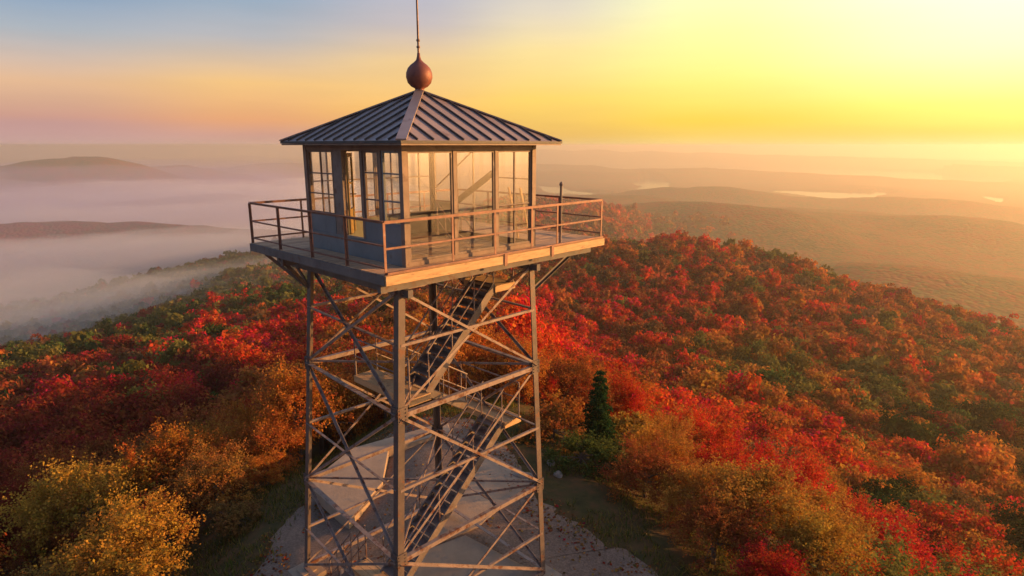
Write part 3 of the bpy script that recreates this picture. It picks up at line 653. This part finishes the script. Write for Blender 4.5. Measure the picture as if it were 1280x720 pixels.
def project(x, y, z):
    X = x - CAMLOC[0]; Y = y - CAMLOC[1]; Z = z - CAMLOC[2]
    X, Y = X * math.cos(YAW) - Y * math.sin(YAW), X * math.sin(YAW) + Y * math.cos(YAW)
    D = Y * math.cos(PITCH) - Z * math.sin(PITCH); U = Y * math.sin(PITCH) + Z * math.cos(PITCH)
    D = np.where(np.abs(D) < 1e-3, 1e-3, D)
    return 640 + FPX * X / D, 360 - FPX * U / D, D
PAL = dict(crimson=(.46, .022, .022), scarlet=(.52, .045, .02), darkred=(.22, .03, .02), russet=(.30, .085, .03), orange=(.46, .14, .03), amber=(.40, .165, .035), gold=(.42, .22, .04),
           yellow=(.52, .36, .055), olive=(.16, .14, .035), green=(.055, .085, .022), darkgreen=(.022, .042, .016), brown=(.17, .09, .04))
ZONES = [  # u, v, ru, rv, weights -- woodland colour patches of the slopes
 (160, 665, 60, 40, dict(yellow=3, gold=3, amber=1)), (90, 700, 50, 30, dict(amber=2, gold=1, russet=1)),
 (330, 540, 90, 50, dict(orange=5, russet=3, scarlet=1)), (270, 590, 70, 40, dict(orange=3, amber=3, russet=2)),
 (60, 600, 110, 60, dict(darkred=4, crimson=2, russet=2, brown=1)), (40, 640, 60, 40, dict(crimson=4, darkred=2)),
 (120, 570, 140, 45, dict(darkred=6, crimson=2, brown=2, russet=1)), (210, 520, 120, 30, dict(crimson=4, darkred=3, olive=1)),
 (260, 445, 120, 22, dict(scarlet=5, crimson=5, darkred=1)), (340, 410, 90, 25, dict(crimson=5, scarlet=4, russet=1)), (430, 420, 80, 40, dict(orange=5, scarlet=4)),
 (110, 450, 130, 30, dict(darkred=4, russet=2, olive=4, brown=2)), (90, 500, 120, 30, dict(darkred=3, olive=3, russet=3, green=2)), (230, 490, 90, 22, dict(darkred=3, olive=3, green=3)),
 (160, 385, 220, 30, dict(olive=8, green=7, darkred=1, brown=3)), (50, 430, 130, 24, dict(olive=5, green=4, darkred=3, brown=2)), (170, 415, 130, 18, dict(olive=5, green=4, darkred=2, brown=2)), (330, 355, 120, 22, dict(olive=5, green=3, russet=2)),
 (560, 480, 120, 90, dict(orange=5, russet=4, amber=2, scarlet=1)),
 (720, 420, 60, 40, dict(scarlet=4, crimson=3, russet=2)), (730, 460, 80, 45, dict(scarlet=6, crimson=4)), (700, 520, 45, 50, dict(orange=5, amber=3)), (790, 560, 50, 30, dict(orange=3, amber=3)),
 (880, 545, 95, 52, dict(crimson=10, scarlet=3)), (1000, 590, 70, 40, dict(crimson=5, scarlet=3, russet=1)), (1070, 690, 70, 50, dict(crimson=7, darkred=2)), (1120, 600, 60, 30, dict(scarlet=4, orange=3)),
 (930, 650, 95, 35, dict(gold=4, amber=4, orange=1)), (980, 700, 80, 35, dict(gold=4, amber=3)), (820, 620, 60, 35, dict(orange=4, russet=3, crimson=1)), (740, 620, 45, 25, dict(green=4, olive=3)),
 (900, 470, 70, 30, dict(olive=4, amber=3, orange=2)), (1000, 475, 100, 30, dict(olive=4, green=2, brown=2, amber=2, russet=2)), (1170, 552, 60, 22, dict(darkgreen=5, green=3)), (1150, 460, 110, 40, dict(olive=2, russet=4, orange=4, green=1, scarlet=2)),
 (1120, 640, 55, 30, dict(darkgreen=3, olive=3, brown=2)), (1210, 610, 70, 35, dict(orange=5, amber=2, scarlet=1)), (1240, 680, 60, 40, dict(scarlet=3, orange=3, darkgreen=1)),
 (800, 470, 70, 40, dict(russet=4, scarlet=4, orange=2)), (960, 530, 70, 25, dict(orange=4, scarlet=3)), (860, 330, 200, 40, dict(russet=4, scarlet=3, brown=2, orange=2, olive=2)),
 (1050, 400, 200, 45, dict(russet=4, orange=4, scarlet=4, olive=1)), (800, 390, 120, 40, dict(russet=4, scarlet=6, crimson=2, olive=1, brown=1)), (1230, 430, 120, 50, dict(orange=5, amber=2, olive=2, russet=3)),
 (760, 270, 90, 30, dict(russet=4, scarlet=3, brown=2))]
names = list(PAL); PALA = np.array([PAL[k] for k in names])
ZW = np.array([[z[4].get(k, 0) for k in names] for z in ZONES], float); ZW /= ZW.sum(1)[:, None]
def colour_of(u, v, rg, x, y):
    # patches of one kind share a colour: sample with spatially coherent noise
    w = np.zeros((len(u), len(names))); tot = np.full(len(u), 1e-6)
    for i, (zu, zv, ru, rv, _) in enumerate(ZONES):
        g = np.exp(-((u - zu) / ru) ** 2 - ((v - zv) / rv) ** 2) * (1 + 0 * u); w += g[:, None] * ZW[i]; tot += g
    base = np.array([{'russet': 3, 'olive': 2, 'orange': 2, 'darkred': 2, 'brown': 1, 'green': 1}.get(k, 0) for k in names], float); base /= base.sum()
    w = w + base * .03; w /= w.sum(1)[:, None]; cs = np.cumsum(w, 1)
    r1 = np.clip(.5 + .95 * fbm(x / 14, y / 14, 61, 3), 0, .999); r2 = rg.uniform(0, 1, len(u))
    t = np.where(rg.uniform(0, 1, len(u)) < .55, r1, r2)
    return (cs < t[:, None]).sum(1).clip(0, len(names) - 1)

# candidate sites: jittered rings round the camera, closer spaced near it
sites = []
r = 15.5
while r < 1150:
    sp = 2.45 if r < 50 else min(3.0, 2.45 + (r - 50) * .011) if r < 100 else 3.1 + (r - 100) * .0075
    amax = 60 if r < 320 else 46; na = int(R(2 * amax) * r / sp)
    for k in range(na):
        a = -amax + 2 * amax * (k + random.uniform(.05, .95)) / na; rr = r + random.uniform(-.45, .45) * sp
        sites.append((*pol(a, rr), rr))
    r += sp
S = np.array(sites); SZ = H(S[:, 0], S[:, 1])
ok = ~np.where(S[:, 0] > 1.5, in_gravel(S[:, 0], S[:, 1], .20), in_gravel(S[:, 0], S[:, 1], .45)); U_, V_, D_ = project(S[:, 0], S[:, 1], SZ + 2.5)
ok &= ~((S[:, 2] > 430) & (U_ + rng.uniform(-70, 70, len(U_)) > 850))
INF = (U_ > -90) & (U_ < 1370) & (V_ < 830) & ~((S[:, 2] > 900) & (U_ < 330)); ok &= INF | ((S[:, 2] < 320) & (S[:, 2] > 19) & ((U_ < -90) | (U_ > 1370)) & (D_ > 0)) | (D_ <= 0) & (S[:, 2] > 19) & (S[:, 2] < 320)
U_ = np.where(INF, U_, np.where(U_ < 640, -100, 1380))     # sites past the edges of the view take the nearest slope's colours
# keep the trees off the strip in front of the tower and the grassy verge
S = S[ok]; SZ = SZ[ok]; U_ = U_[ok]; V_ = V_[ok]
# hidden-slope test: march the ray from the camera to the crown and drop those behind a rise
def visible(x, y, z):
    vis = np.ones(len(x), bool)
    for t in np.linspace(.15, .965, 26):
        px = CAMLOC[0] + (x - CAMLOC[0]) * t; py = CAMLOC[1] + (y - CAMLOC[1]) * t; pz = CAMLOC[2] + (z - CAMLOC[2]) * t
        vis &= H(px, py) < pz + 1.0
    return vis
vis = visible(S[:, 0], S[:, 1], SZ + 5.2)
S = S[vis]; SZ = SZ[vis]; U_ = U_[vis]; V_ = V_[vis]
order = np.argsort(S[:, 2]); S = S[order]; SZ = SZ[order]; U_ = U_[order]; V_ = V_[order]
CI = colour_of(U_, V_, rng, S[:, 0], S[:, 1])
NIND = 278
ADJ = dict(crimson='crimson', scarlet='scarlet', darkred='dark red', russet='russet', orange='orange', amber='amber', gold='golden', yellow='yellow', olive='olive green', green='green', darkgreen='dark green', brown='brown')
def make_tree(name, meshes, loc, rz, sc, colr, label, cat, group=None, parts=True):
    t = empty(name, loc, rz); t.scale = sc; tag(t, label, cat, group)
    c = bpy.data.objects.new('crown', meshes[0]); COL.objects.link(c); c.parent = t; c.color = (*colr, 1)
    k = bpy.data.objects.new('trunk', meshes[1]); COL.objects.link(k); k.parent = t
    return t
# hand-placed plants that stand out in the photograph
def at(azd, r): x, y = pol(azd, r); return x, y, Hs(x, y)
def px(u, v, r):       # a plant seen at (u,v) in the photo, r metres out
    a = math.degrees(math.atan2((u - 640) / FPX, math.cos(PITCH) - (v - 360) / FPX * math.sin(PITCH))); return at(a, r)
taken = []
def hero(name, meshes, u, v, r, sc, colr, label, cat, rz=0, group=None):
    x, y, z = px(u, v, r); taken.append((x, y, 2.2 * max(sc[0], .5)))
    return make_tree(name, meshes, (x, y, z), rz, sc, colr, label, cat, group)
hero('deciduous_tree', NEAR[0], 165, 700, 20.5, (1.02, 1.02, 1.0), (.45, .22, .04), 'bushy golden yellow tree beside the gravel at the lower left', 'tree', .4)
hero('deciduous_tree', NEAR[1], 45, 715, 21.5, (.7, .7, .6), (.36, .19, .05), 'low amber tree left of the yellow one, at the lower left corner', 'tree', 2)
hero('deciduous_tree', NEAR[2], 268, 600, 24.5, (.82, .82, .70), (.36, .15, .04), 'orange brown tree between the yellow tree and the left tower leg', 'tree', 1)
hero('deciduous_tree', NEAR[3], 345, 560, 27.5, (.85, .85, .70), (.42, .12, .03), 'orange tree just left of the left tower leg', 'tree', 3)
hero('deciduous_tree', NEAR[4], 935, 690, 19.0, (.95, .95, .80), (.40, .19, .04), 'large golden tree on the right edge of the gravel', 'tree', 0)
hero('deciduous_tree', NEAR[5], 1010, 735, 17.6, (.80, .80, .7), (.42, .22, .04), 'golden tree at the bottom edge, right of the gravel', 'tree', 4)
hero('deciduous_tree', NEAR[0], 868, 655, 20.0, (.72, .72, .60), (.44, .18, .04), 'amber orange tree at the gravel edge, left of the large golden tree', 'tree', 5)
hero('deciduous_tree', NEAR[2], 806, 628, 20.6, (.70, .70, .52), (.32, .085, .03), 'russet tree at the gravel edge with red tinted leaves', 'tree', 2.2)
hero('spruce_tree', (CON[0], ctm), 746, 590, 24.6, (.80, .80, .86), (.03, .065, .022), 'dark green spruce standing alone among orange trees right of the tower', 'spruce')
hero('spruce_tree', (CON[1], ctm), 1180, 640, 37.0, (1.2, 1.2, 1.0), (.03, .05, .018), 'dull green spruce among the reds at the lower right', 'spruce', 1)
hero('shrub', LOWM[0], 725, 640, 21.6, (1.05, 1.05, .7), (.08, .10, .025), 'dull green shrub below the dark spruce at the gravel edge', 'shrub', 1)
hero('shrub', LOWM[1], 762, 628, 21.6, (.95, .95, .7), (.11, .12, .03), 'olive shrub between the green shrub and the russet tree', 'shrub', 2)
hero('shrub', LOWM[2], 775, 575, 29.5, (1.5, 1.5, 1.2), (.42, .22, .04), 'amber shrub hard against the right side of the dark spruce', 'shrub', 2)
hero('shrub', LOWM[1], 700, 590, 26.5, (1.3, 1.3, 1.0), (.38, .13, .03), 'orange shrub just right of the right tower leg', 'shrub', 0)
hero('deciduous_tree', NEAR[1], 905, 620, 24.5, (1.0, 1.0, .85), (.50, .024, .022), 'bright crimson tree behind the large golden tree right of the gravel', 'tree', 1.3)
hero('deciduous_tree', NEAR[3], 1040, 690, 21.0, (.85, .85, .74), (.40, .18, .04), 'golden tree right of the others, next to the crimson tree at the lower right', 'tree', 2.9)
hero('deciduous_tree', NEAR[5], 1095, 690, 24.5, (1.0, 1.0, .9), (.48, .025, .025), 'crimson tree right of the golden row at the lower right', 'tree', 2.4)
hero('shrub', LOWM[0], 690, 612, 24.0, (1.2, 1.2, .9), (.30, .10, .03), 'russet shrub behind the pale rocks right of the tower', 'shrub', 3)
hero('shrub', LOWM[2], 300, 645, 21.5, (.9, .9, .6), (.22, .12, .04), 'brown shrub on the verge between the yellow tree and the gravel', 'shrub', 0)
# the 270-odd largest trees, each its own object
def side_of(u, v):
    if u < 385: return ('at the left edge, ' if u < 110 else 'on the left slope, ') + ('low down near the yellow tree' if v > 560 else 'in the band below the green hillside' if v < 480 else 'above the yellow tree')
    if u < 680: return 'seen through the tower lattice' + (', low behind the stair' if v > 500 else ', high under the deck')
    if u < 830: return 'close right of the tower' + (', beside the dark spruce' if v > 480 else ', above the dark spruce')
    if u < 1020: return 'right of the tower' + (', next to the golden trees' if v > 600 else ', round the crimson clump' if v > 500 else ', above the crimson clump')
    return 'at the far right' + (', at the bottom corner' if v > 620 else ', beside the dark green hollow' if v > 500 else ', above the dark green hollow')
cnt = 0; labels = {}; used_i = np.zeros(len(S), bool)
T3 = np.array(taken)
for i in range(len(S)):
    x, y, rr = S[i]
    dd = np.hypot(T3[:, 0] - x, T3[:, 1] - y)
    if (dd < T3[:, 2] * .75 + .4).any(): used_i[i] = True; continue
    if cnt >= NIND or not (-90 < U_[i] < 1370): continue
    used_i[i] = True; cnt += 1
    nm = names[CI[i]]; base = PALA[CI[i]] * random.uniform(.8, 1.2)
    near = rr < 46; ms = random.choice(NEAR if near else MID)
    sc = random.choice((random.uniform(.55, .8), random.uniform(.8, 1.1), random.uniform(.8, 1.1), random.uniform(1.0, 1.3))) * (.8 if rr < 26 else .95 if rr < 45 else 1.08); sz = sc * random.uniform(.8, 1.25) * (.8 if rr < 26 else 1)
    kind = nm in ('darkgreen', 'green') and random.random() < .25
    u, v = U_[i], V_[i]; size = 'tall' if sz > 1.12 else 'low' if sz < .85 else 'rounded' if sc > 1.05 else 'middling'
    if kind:
        lb = f'{size} dark spruce {side_of(u, v)}'; t = make_tree('spruce_tree', (CON[i % 2], ctm), (x, y, SZ[i]), random.uniform(0, 6), (sc * 1.3, sc * 1.3, sz * 1.2), tuple(PALA[names.index('darkgreen')] * random.uniform(.8, 1.4)), lb, 'spruce', 'spruces among the autumn trees')
    else:
        lb = f'{size} {ADJ[nm]} tree {side_of(u, v)}'
        t = make_tree('deciduous_tree', ms, (x, y, SZ[i]), random.uniform(0, 6), (sc, sc * random.uniform(.9, 1.1), sz), tuple(base), lb, 'tree', 'autumn trees on the slopes')
    labels.setdefault(lb, []).append(t)
# the rest of the forest: one mass, built of the same kind of leaf clumps at falling detail
def template(seed, n, size, rad, h, z0, nc, spread):
    rg = np.random.default_rng(seed); co, nr, rnd, c = crown_points(rg, n, rad, h, z0, nc, spread=spread); v, q = leaves(co, nr, size, rg); return v, rnd
LODS = [(0, 44, [template(320 + s, 7500, .085, 2.3, 3.8, .3, 60, .26) for s in range(2)]),
        (44, 85, [template(350 + s, 2100, .20, 2.35, 3.9, .4, 34, .30) for s in range(5)]),
        (85, 150, [template(400 + s, 760, .34, 2.35, 4.0, .5, 24, .33) for s in range(5)]),
        (150, 300, [template(500 + s, 300, .58, 2.4, 4.0, .5, 13, .40) for s in range(5)]),
        (300, 560, [template(600 + s, 95, 1.15, 2.4, 4.0, .5, 9, .45) for s in range(5)]),
        (560, 1200, [template(700 + s, 42, 1.9, 2.5, 4.0, .5, 7, .5) for s in range(5)])]
rem = np.where(~used_i)[0]; VV = []; CC = []; RN = []
for lo, hi, tps in LODS:
    for k, (tv, tr_) in enumerate(tps):
        idx = rem[(S[rem, 2] >= lo) & (S[rem, 2] < hi)]; idx = idx[k::len(tps)]
        if not len(idx): continue
        n = len(idx); spf = np.clip(1 + (S[idx, 2] - 100) / 1000, 1, 2.2); s = rng.choice([.65, .9, 1.0, 1.15, 1.4], n) * rng.uniform(.85, 1.15, n) * spf; sz = s * rng.uniform(.75, 1.3, n); a = rng.uniform(0, 6.28, n)
        ca, sa = np.cos(a), np.sin(a)
        v = np.empty((n, len(tv), 3), np.float32)
        v[:, :, 0] = (tv[None, :, 0] * ca[:, None] - tv[None, :, 1] * sa[:, None]) * s[:, None] + S[idx, 0][:, None]
        v[:, :, 1] = (tv[None, :, 0] * sa[:, None] + tv[None, :, 1] * ca[:, None]) * s[:, None] + S[idx, 1][:, None]
        v[:, :, 2] = tv[None, :, 2] * sz[:, None] + SZ[idx][:, None]
        VV.append(v.reshape(-1, 3)); c = PALA[CI[idx]] * rng.uniform(.75, 1.25, n)[:, None]
        CC.append(np.repeat(c, len(tr_), 0)); RN.append(np.tile(tr_, n))
VV = np.concatenate(VV); CC = np.concatenate(CC); RN = np.concatenate(RN)
fm = raw_mesh('forest', M['leafmass'], VV, np.arange(len(VV)).reshape(-1, 4), col=CC, rnd=RN, smooth_=False)
tag(link('forest', fm), 'dense autumn woodland covering the slopes and the ridge beyond the nearer trees', 'forest', kind='stuff')
print('trees', cnt, 'mass trees', len(rem), 'mass faces', len(VV) // 4)

# grass and low growth on the verge
rgg = np.random.default_rng(5)
gx = rgg.uniform(-13, 14, 70000); gy = rgg.uniform(-7, 17, 70000)
kk = (~in_gravel(gx, gy, -.10 + 0) | ((rgg.uniform(0, 1, len(gx)) < 0) )) & (~in_gravel(gx, gy, -.01) | (rgg.uniform(0, 1, len(gx)) < .35)) & in_gravel(gx, gy, .62) & (fbm(gx / 1.4, gy / 1.4, 91, 3) > -.28); gx = gx[kk]; gy = gy[kk]; gzz = H(gx, gy); n = len(gx)
hh = rgg.uniform(.08, .28, n); aa = rgg.uniform(0, 6.28, n); w = .02; ln = rgg.normal(size=(n, 2)) * .09
v = np.stack([np.stack([gx - np.cos(aa) * w, gy - np.sin(aa) * w, gzz - .02], 1), np.stack([gx + np.cos(aa) * w, gy + np.sin(aa) * w, gzz - .02], 1), np.stack([gx + ln[:, 0], gy + ln[:, 1], gzz + hh], 1)], 1).reshape(-1, 3)
pg = np.array([(.10, .115, .025), (.16, .14, .035), (.22, .15, .04), (.075, .09, .02)])
gm = raw_mesh('verge_grass', M['leafmass'], v, np.arange(3 * n).reshape(-1, 3), col=pg[rgg.integers(0, 4, n)], rnd=rgg.uniform(0, .99, n), smooth_=False)
tag(link('verge_grass', gm), 'rough grass and low growth along the edge of the gravel', 'grass', kind='stuff')

lx = rgg.uniform(-9, 9, 26000); ly = rgg.uniform(-8, 14, 26000)
edge = ~in_gravel(lx, ly, -.22); kk = in_gravel(lx, ly, .05) & (rgg.uniform(0, 1, len(lx)) < np.where(edge, .75, .10)) & (fbm(lx / 1.1, ly / 1.1, 17, 3) > -.15); lx = lx[kk]; ly = ly[kk]
lc = np.stack([lx, ly, H(lx, ly) + .045], 1); ln_ = rgg.normal(size=(len(lx), 3)) * .35 + np.array([0, 0, 1.0]); ln_ /= np.linalg.norm(ln_, axis=1)[:, None]
lv, lq = leaves(lc, ln_, .085, rgg); lp = np.array([(.30, .10, .03), (.22, .07, .03), (.34, .18, .05), (.14, .07, .03), (.28, .04, .02)])
tag(link('leaf_litter', raw_mesh('leaf_litter', M['leafmass'], lv, lq, col=lp[rgg.integers(0, 5, len(lx))], rnd=rgg.uniform(0, .99, len(lx)), smooth_=False)), 'fallen leaves blown across the gravel and gathered at its edge', 'fallen leaves', kind='stuff')

# pale rocks on the gravel edge right of the tower
def rock(u, v, r, s, label, seed):
    x, y, z = px(u, v, r); rg = random.Random(seed)
    import bmesh
    bm = bmesh.new(); bmesh.ops.create_icosphere(bm, subdivisions=3, radius=1)
    for q in bm.verts:
        n_ = 1 + .35 * float(fbm(np.array([q.co.x * 1.3 + seed]), np.array([q.co.y * 1.3 + q.co.z * 2]), seed, 4)[0]); q.co = Vector((q.co.x * s[0], q.co.y * s[1], q.co.z * s[2])) * n_
    me = bpy.data.meshes.new('rock'); bm.to_mesh(me); bm.free(); me.materials.append(M['rock'])
    o = bpy.data.objects.new('rock', me); COL.objects.link(o); o.location = (x, y, z + s[2] * .3); o.rotation_euler = (0, 0, rg.uniform(0, 6)); tag(o, label, 'rock')
rock(697, 640, 20.5, (.20, .16, .11), 'pale rock on the gravel edge right of the right tower leg', 3)
rock(688, 628, 21.4, (.2, .16, .12), 'smaller tan rock just behind the pale one', 8)
rock(655, 645, 20.2, (.5, .2, .12), 'low flat rock seen between the right legs of the tower', 12)

# ---------------------------------------------------------------- air
def box_obj(name, x0, x1, y0, y1, z0, z1, mat): return MB().box(x0, x1, y0, y1, z0, z1).build(name, mat)
def vol(name, color, dens, g):
    m = bpy.data.materials.new(name); m.use_nodes = True; nt = m.node_tree; nt.nodes.clear()
    o = nt.nodes.new('ShaderNodeOutputMaterial'); p = nt.nodes.new('ShaderNodeVolumePrincipled'); p.inputs['Color'].default_value = (*color, 1); p.inputs['Density'].default_value = dens; p.inputs['Anisotropy'].default_value = g
    nt.links.new(p.outputs[0], o.inputs['Volume']); return m
HZ = box_obj('haze', -13200, 13200, -13200, 13200, -224, 16.2, vol('haze_air', (.97, .85, .68), .00031, .58))
tag(HZ, 'thin warm haze in the air over the valley', 'haze', kind='stuff')

def fog_bank(name, a0, a1, r0, r1, top, amp, bottom, dens, seed, label, tint=(.975, .98, 1.0), na=220, nr=220, rise=0.0, drape=False):
    a = np.linspace(a0, a1, na); t = np.linspace(0, 1, nr); rr = r0 * (r1 / r0) ** t
    AA, RR_ = np.meshgrid(np.radians(a) + YAW, rr); x = CAMLOC[0] + RR_ * np.sin(AA); y = CAMLOC[1] + RR_ * np.cos(AA)
    u = np.linspace(0, 1, na)[None, :]; v = t[:, None]
    edge = np.clip(np.minimum(np.minimum(u, 1 - u) / .22, np.minimum(v, 1 - v) / .16), 0, 1); edge = smooth(edge)
    ca, sa = math.cos(.5), math.sin(.5); xs = x * ca + y * sa; ys = -x * sa + y * ca
    z = top + rise * np.clip(1 - RR_ / 1500, 0, 1) + amp * (fbm(xs / 900, ys / 260, seed, 5) * 1.3 + .5 * fbm(xs / 190, ys / 75, seed + 9, 4))
    z = bottom + 1 + (z - bottom - 1) * edge; zb = np.full_like(z, bottom)
    zb = np.minimum(zb, z - .5)
    if drape:
        g = H(x, y); th = amp * edge * np.clip(.25 + 1.9 * fbm(xs / 420, ys / 110, seed, 5), 0, 2); z = g - 1 + th + .3; zb = g - 3.0
    co = np.concatenate([np.stack([x, y, z], -1).reshape(-1, 3), np.stack([x, y, zb], -1).reshape(-1, 3)]); n = nr * na
    i, j = np.meshgrid(np.arange(nr - 1), np.arange(na - 1), indexing='ij'); q = np.stack([i * na + j, i * na + j + 1, (i + 1) * na + j + 1, (i + 1) * na + j], -1).reshape(-1, 4)
    Q = [q, q[:, ::-1] + n]
    for e_ in (np.arange(na), np.arange(nr) * na + na - 1, (nr - 1) * na + np.arange(na)[::-1], np.arange(nr)[::-1] * na):
        Q.append(np.stack([e_[:-1], e_[1:], e_[1:] + n, e_[:-1] + n], -1)[:, ::-1])  # side walls
    o = link(name, raw_mesh(name, vol(name + '_air', tint, dens, .3), co, np.concatenate(Q)))
    tag(o, label, 'fog', kind='stuff')
fog_bank('valley_fog', -70, -3, 430, 4100, -150, 66, -221, .0048, 31, 'white morning fog filling the valley left of the tower', rise=66)
fog_bank('slope_fog', -64, -15, 330, 1050, 0, 22, 0, .0020, 57, 'thin wisps of fog clinging to the lower slope left of the tower', drape=True)
fog_bank('valley_mist', -72, -8, 800, 5200, -66, 26, -223, .00058, 71, 'thin lavender mist hanging above the white valley fog on the left', tint=(.60, .56, 1.0), na=90, nr=90)
# ---------------------------------------------------------------- sun, sky, camera
SAZ, SEL = 89, 9.5        # azimuth clockwise from +Y, elevation
sd = Vector((math.sin(R(SAZ)) * math.cos(R(SEL)), math.cos(R(SAZ)) * math.cos(R(SEL)), math.sin(R(SEL))))
sl = bpy.data.lights.new('sun', 'SUN'); sl.energy = 5.0; sl.angle = R(.7); sl.color = (1, .49, .15)
so = bpy.data.objects.new('sun', sl); COL.objects.link(so); so.rotation_euler = sd.to_track_quat('Z', 'Y').to_euler()
w = bpy.data.worlds.new('World'); scene.world = w; w.use_nodes = True; nt = w.node_tree; nt.nodes.clear(); L = nt.links.new
out = N(nt, 'ShaderNodeOutputWorld')
sky = N(nt, 'ShaderNodeTexSky', sky_type='NISHITA'); sky.sun_disc = False; sky.sun_elevation = R(SEL); sky.sun_rotation = R(SAZ); sky.dust_density = 3
bg1 = N(nt, 'ShaderNodeBackground', Strength=.05); L(sky.outputs[0], bg1.inputs[0])
tc = N(nt, 'ShaderNodeTexCoord'); sp = N(nt, 'ShaderNodeSeparateXYZ'); L(tc.outputs['Generated'], sp.inputs[0])
el = N(nt, 'ShaderNodeMath', operation='ARCSINE'); L(sp.outputs[2], el.inputs[0])
elm = N(nt, 'ShaderNodeMapRange'); L(el.outputs[0], elm.inputs[0]); elm.inputs[1].default_value = R(-4); elm.inputs[2].default_value = R(46)
az = N(nt, 'ShaderNodeMath', operation='ARCTAN2'); L(sp.outputs[0], az.inputs[0]); L(sp.outputs[1], az.inputs[1])
def e(d): return (d + 4) / 50
def S8(c): return tuple(((x / 255 + .055) / 1.055) ** 2.4 if x / 255 > .04045 else x / 255 / 12.92 for x in c)
def rmp(st): return ramp(nt, [(e(d), S8(c)) for d, c in st], elm.outputs[0])
rampsA = [
 (-60, [(-4, (120, 110, 150)), (1, (150, 125, 160)), (4, (190, 145, 145)), (8, (150, 145, 160)), (13, (80, 122, 158)), (46, (102, 123, 170))]),
 (-36, [(-4, (150, 122, 148)), (-.6, (212, 178, 166)), (.5, (200, 160, 156)), (1.6, (192, 146, 146)), (2, (200, 146, 138)), (4.5, (215, 162, 126)), (8, (152, 152, 165)), (12, (54, 108, 158)), (46, (104, 126, 172))]),
 (-22, [(-4, (180, 135, 145)), (-.6, (220, 184, 164)), (.8, (210, 160, 146)), (2, (228, 160, 118)), (5, (236, 180, 108)), (8.5, (170, 160, 164)), (12.5, (112, 142, 172)), (46, (108, 128, 170))]),
 (-8,  [(-4, (215, 160, 125)), (-.6, (234, 196, 156)), (.8, (232, 178, 128)), (3, (246, 186, 98)), (7, (236, 190, 120)), (10, (190, 170, 168)), (13, (165, 162, 178)), (46, (114, 132, 170))]),
 (3,   [(-4, (225, 160, 100)), (-.6, (242, 208, 150)), (.8, (240, 192, 110)), (4, (248, 202, 88)), (8, (246, 212, 128)), (11, (225, 205, 175)), (14, (190, 182, 180)), (46, (122, 136, 170))]),
 (17,  [(-4, (235, 170, 90)), (-.6, (250, 224, 156)), (1, (248, 208, 106)), (2, (250, 210, 80)), (5, (253, 226, 96)), (9, (252, 240, 138)), (13, (250, 248, 180)), (22, (195, 195, 185)), (46, (130, 140, 170))]),
 (38,  [(-4, (250, 195, 85)), (-.6, (255, 236, 170)), (1, (253, 222, 114)), (3, (255, 243, 112)), (7, (255, 252, 180)), (13, (255, 252, 226)), (24, (225, 215, 190)), (46, (138, 146, 172))]),
 (70,  [(-4, (255, 200, 75)), (0, (255, 222, 90)), (4, (255, 245, 150)), (10, (255, 252, 220)), (22, (225, 210, 185)), (46, (140, 146, 172))]),
 (150, [(-4, (150, 120, 140)), (2, (170, 140, 150)), (8, (150, 140, 160)), (18, (95, 115, 155)), (46, (108, 124, 168))])]
azoff = N(nt, 'ShaderNodeMath', operation='SUBTRACT'); L(az.outputs[0], azoff.inputs[0]); azoff.inputs[1].default_value = YAW
# behind the viewer the two ends meet in the same dusk colours
cur = rmp(rampsA[0][1]).outputs[0]; prev = rampsA[0][0]
for a_, st in rampsA[1:]:
    mr = N(nt, 'ShaderNodeMapRange', interpolation_type='SMOOTHSTEP'); L(azoff.outputs[0], mr.inputs[0]); mr.inputs[1].default_value = R(prev); mr.inputs[2].default_value = R(a_)
    mx = N(nt, 'ShaderNodeMix', data_type='RGBA'); L(mr.outputs[0], mx.inputs[0]); L(cur, mx.inputs[6]); L(rmp(st).outputs[0], mx.inputs[7]); cur = mx.outputs[2]; prev = a_
# faint stretched cloud texture in the real sky
mp = N(nt, 'ShaderNodeMapping'); mp.inputs['Scale'].default_value = (1.6, 1.6, 16); L(tc.outputs['Generated'], mp.inputs[0])
cn = N(nt, 'ShaderNodeTexNoise', Scale=1.6, Detail=6.0, Roughness=.55); L(mp.outputs[0], cn.inputs['Vector'])
cm_ = N(nt, 'ShaderNodeMapRange'); L(cn.outputs[0], cm_.inputs[0]); cm_.inputs[1].default_value = .3; cm_.inputs[2].default_value = .7; cm_.inputs[3].default_value = .94; cm_.inputs[4].default_value = 1.06
hs = N(nt, 'ShaderNodeHueSaturation', Saturation=1.05); L(cur, hs.inputs['Color']); L(cm_.outputs[0], hs.inputs['Value'])
bg2 = N(nt, 'ShaderNodeBackground', Strength=.565); L(hs.outputs[0], bg2.inputs[0])
ad = N(nt, 'ShaderNodeAddShader'); L(bg1.outputs[0], ad.inputs[0]); L(bg2.outputs[0], ad.inputs[1]); L(ad.outputs[0], out.inputs[0])

cam = bpy.data.cameras.new('camera'); co = bpy.data.objects.new('camera', cam); COL.objects.link(co); scene.camera = co
cam.sensor_width = 36; cam.lens = FPX / 1280 * 36; cam.clip_start = .1; cam.clip_end = 60000
co.location = CAMLOC; co.rotation_euler = (math.pi / 2 - PITCH, 0, -YAW)
scene.view_settings.view_transform = 'Standard'; scene.view_settings.look = 'None'; scene.view_settings.exposure = .72; scene.view_settings.gamma = 1
scene.cycles.max_bounces = 10; scene.cycles.diffuse_bounces = 2; scene.cycles.glossy_bounces = 3; scene.cycles.transmission_bounces = 4; scene.cycles.transparent_max_bounces = 12; scene.cycles.volume_bounces = 8
scene.cycles.use_denoising = True
try: scene.cycles.denoiser = 'OPENIMAGEDENOISE'
except Exception: pass
scene.cycles.sample_clamp_indirect = 4
